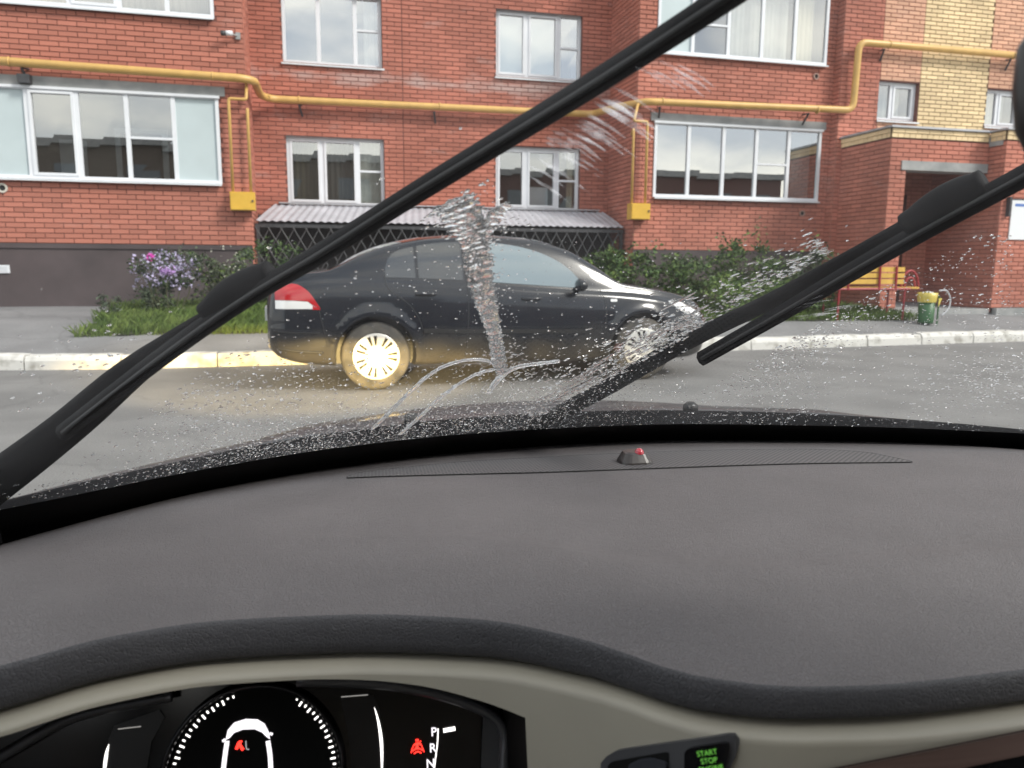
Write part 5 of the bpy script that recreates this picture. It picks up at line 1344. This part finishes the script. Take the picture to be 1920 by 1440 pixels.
def film(px, widths, hmax, amp, freq, nx, ny, seed, mt, V_, F_, ragged=.25):
    """a run of water: path of photo positions on the glass, half widths in mm, closed against the pane"""
    C = spline([Vector((x, y, 0)) for x, y in px], max(2, nx // (len(px) - 1)))
    P = [gpt(c.x, c.y) for c in C]; m = len(P)
    i0 = len(V_); T = []
    for i, p in enumerate(P):
        t = (P[min(i+1, m-1)] - P[max(i-1, 0)]).normalized(); n = gn(p); s_ = n.cross(t).normalized()
        w = float(np.interp(i / (m - 1), np.linspace(0, 1, len(widths)), widths)) * .001
        for j in range(ny + 1):
            f = -1 + 2 * j / ny
            w2 = w * (1 + ragged * mnoise.noise(Vector((i * .35, 3 * (f > 0), seed)))); env = max(0, 1 - f * f) ** .5
            h = hmax * .001 * env * (1 + amp * mnoise.noise(Vector((i * freq, f * 3.2 + seed, seed * 1.7))) + .5 * amp * mnoise.noise(Vector((i * freq * 2.1, f * 4, seed))))
            V_.append(p + s_ * (f * w2) + n * (max(h, 0) + .0003))
    for i in range(m - 1):
        for j in range(ny): F_.append((i0 + i*(ny+1) + j, i0 + i*(ny+1) + j + 1, i0 + (i+1)*(ny+1) + j + 1, i0 + (i+1)*(ny+1) + j))
    k0 = len(V_)
    for i, p in enumerate(P):
        V_.append(V_[i0 + i*(ny+1)].copy()); V_.append(V_[i0 + i*(ny+1) + ny].copy())
    for i in range(m - 1): F_.append((k0 + 2*i, k0 + 2*i + 2, k0 + 2*i + 3, k0 + 2*i + 1))
    F_.append(tuple(i0 + j for j in range(ny + 1))); F_.append(tuple(i0 + (m-1)*(ny+1) + j for j in reversed(range(ny + 1))))
sp_ = empty('water_splash', gpt(935, 690), 'thick frothy jet of washer water running down the middle of the windscreen', 'water')
V_, F_ = [], []
film([(850, 380), (878, 425), (892, 470), (900, 520), (914, 575), (928, 630), (934, 670), (940, 702)], [14, 11, 9, 10, 9, 7.5, 6, 7, 5], 2.0, 1.6, .24, 200, 24, 3.1, None, V_, F_, .5)
film([(955, 385), (930, 405), (905, 440), (890, 490), (905, 560)], [3, 6, 7, 5, 3], 1.8, 1.6, .3, 90, 16, 9.4, None, V_, F_, .6)
outward(mk('main_jet', V_, F_, M_foam, sp_, True))
V_, F_ = [], []
film([(930, 683), (900, 676), (860, 680), (815, 698), (770, 735), (730, 775), (698, 806)], [2.6, 1.9, 1.9, 2.1, 2.4, 2.8, 1.9], 1.9, .7, .25, 70, 8, 1.2, None, V_, F_, .15)
outward(mk('rivulet', V_, F_, M_riv, sp_, True)); V_, F_ = [], []
film([(930, 693), (895, 703), (860, 722), (820, 752), (785, 785), (750, 816)], [2.4, 1.8, 2.0, 2.3, 2.7, 2.0], 1.9, .7, .25, 70, 8, 5.2, None, V_, F_, .15)
outward(mk('rivulet', V_, F_, M_riv, sp_, True)); V_, F_ = [], []
film([(1050, 680), (1010, 684), (965, 692), (935, 712), (915, 738)], [1.6, 2.4, 3.2, 4.0, 2.6], 2.4, .6, .3, 50, 8, 7.2, None, V_, F_, .2)
outward(mk('rivulet', V_, F_, M_riv, sp_, True))
DF = Drops(); D = DF
scatter(110, blob(912, 520, 24, 90, -.1), .0004, .0016, 1.2, .8, .6)
scatter(170, blob(855, 402, 55, 20, .2), .0004, .0014, 1.8, .4, .5)
scatter(140, blob(945, 690, 40, 22, .0), .0004, .0014, 1.6, .5, .6)
outward(mk('froth', DF.v, DF.f, M_foam, sp_, True, kind='stuff'))
V_, F_ = [], []
for k in range(26):
    t = U_(); x0 = 1010 + 290 * t + U_(-14, 14); y0 = 775 - 165 * t - abs(dr.normal()) * 20; L_ = U_(30, 80)
    film([(x0, y0), (x0 + L_ * .5, y0 - L_ * .28), (x0 + L_, y0 - L_ * .53)], [.4, U_(1.0, 2.4), .4], U_(.4, .9), .8, .5, 16, 6, k * 1.3, None, V_, F_, .4)
tag(outward(mk('water_streaks', V_, F_, M_foam, None, True)), 'slanting streaks of frothy water pushed along the lower wiper arm', 'water', kind='stuff')
def smear_mat():
    m = bpy.data.materials.new('soapy_film'); m.use_nodes = True; n, l = m.node_tree.nodes, m.node_tree.links; n.clear()
    o = n.new('ShaderNodeOutputMaterial'); mx = n.new('ShaderNodeMixShader'); t = n.new('ShaderNodeBsdfTransparent'); d = n.new('ShaderNodeBsdfTranslucent'); d.inputs[0].default_value = (.85, .85, .88, 1)
    c = n.new('ShaderNodeTexCoord'); nz = n.new('ShaderNodeTexNoise'); nz.inputs['Scale'].default_value = 60; nz.inputs['Detail'].default_value = 6; l.new(c.outputs['Object'], nz.inputs['Vector'])
    mr = n.new('ShaderNodeMapRange'); mr.inputs['From Min'].default_value = .36; mr.inputs['From Max'].default_value = .7; mr.inputs['To Max'].default_value = .2; l.new(nz.outputs['Fac'], mr.inputs['Value'])
    l.new(mr.outputs[0], mx.inputs[0]); l.new(t.outputs[0], mx.inputs[1]); l.new(d.outputs[0], mx.inputs[2]); l.new(mx.outputs[0], o.inputs[0]); return m
V_, F_ = [], []
sm = []
for k in range(34):
    x = U_(985, 1150); y = 320 - (x - 985) * .9 + dr.normal() * 14; L_ = U_(40, 115); sm.append((x, y, x + L_, y + L_ * U_(.5, .72), U_(.7, 2.2)))
for k in range(10):
    x = U_(1185, 1290); y = 100 + (x - 1185) * .3 + U_(-8, 25); L_ = U_(40, 80); sm.append((x, y, x + L_, y + L_ * .62, U_(.5, 1.1)))
for k in range(12): x = U_(1480, 1560); y = U_(562, 600); sm.append((x, y, x + U_(40, 80), y - U_(6, 16), U_(.8, 1.8)))
for (x0, y0, x1, y1, w) in sm:
    film([(x0, y0), ((x0 + x1) / 2 + 3, (y0 + y1) / 2 - 2), (x1, y1)], [w * .2, w, w * .7, w * .1], .12, .5, .5, 18, 6, x0 * .013, None, V_, F_, .5)
tag(mk('soapy_smears', V_, F_, smear_mat(), None, True), 'whitish soapy wiper smears beside the upper wiper blade', 'water', kind='stuff')
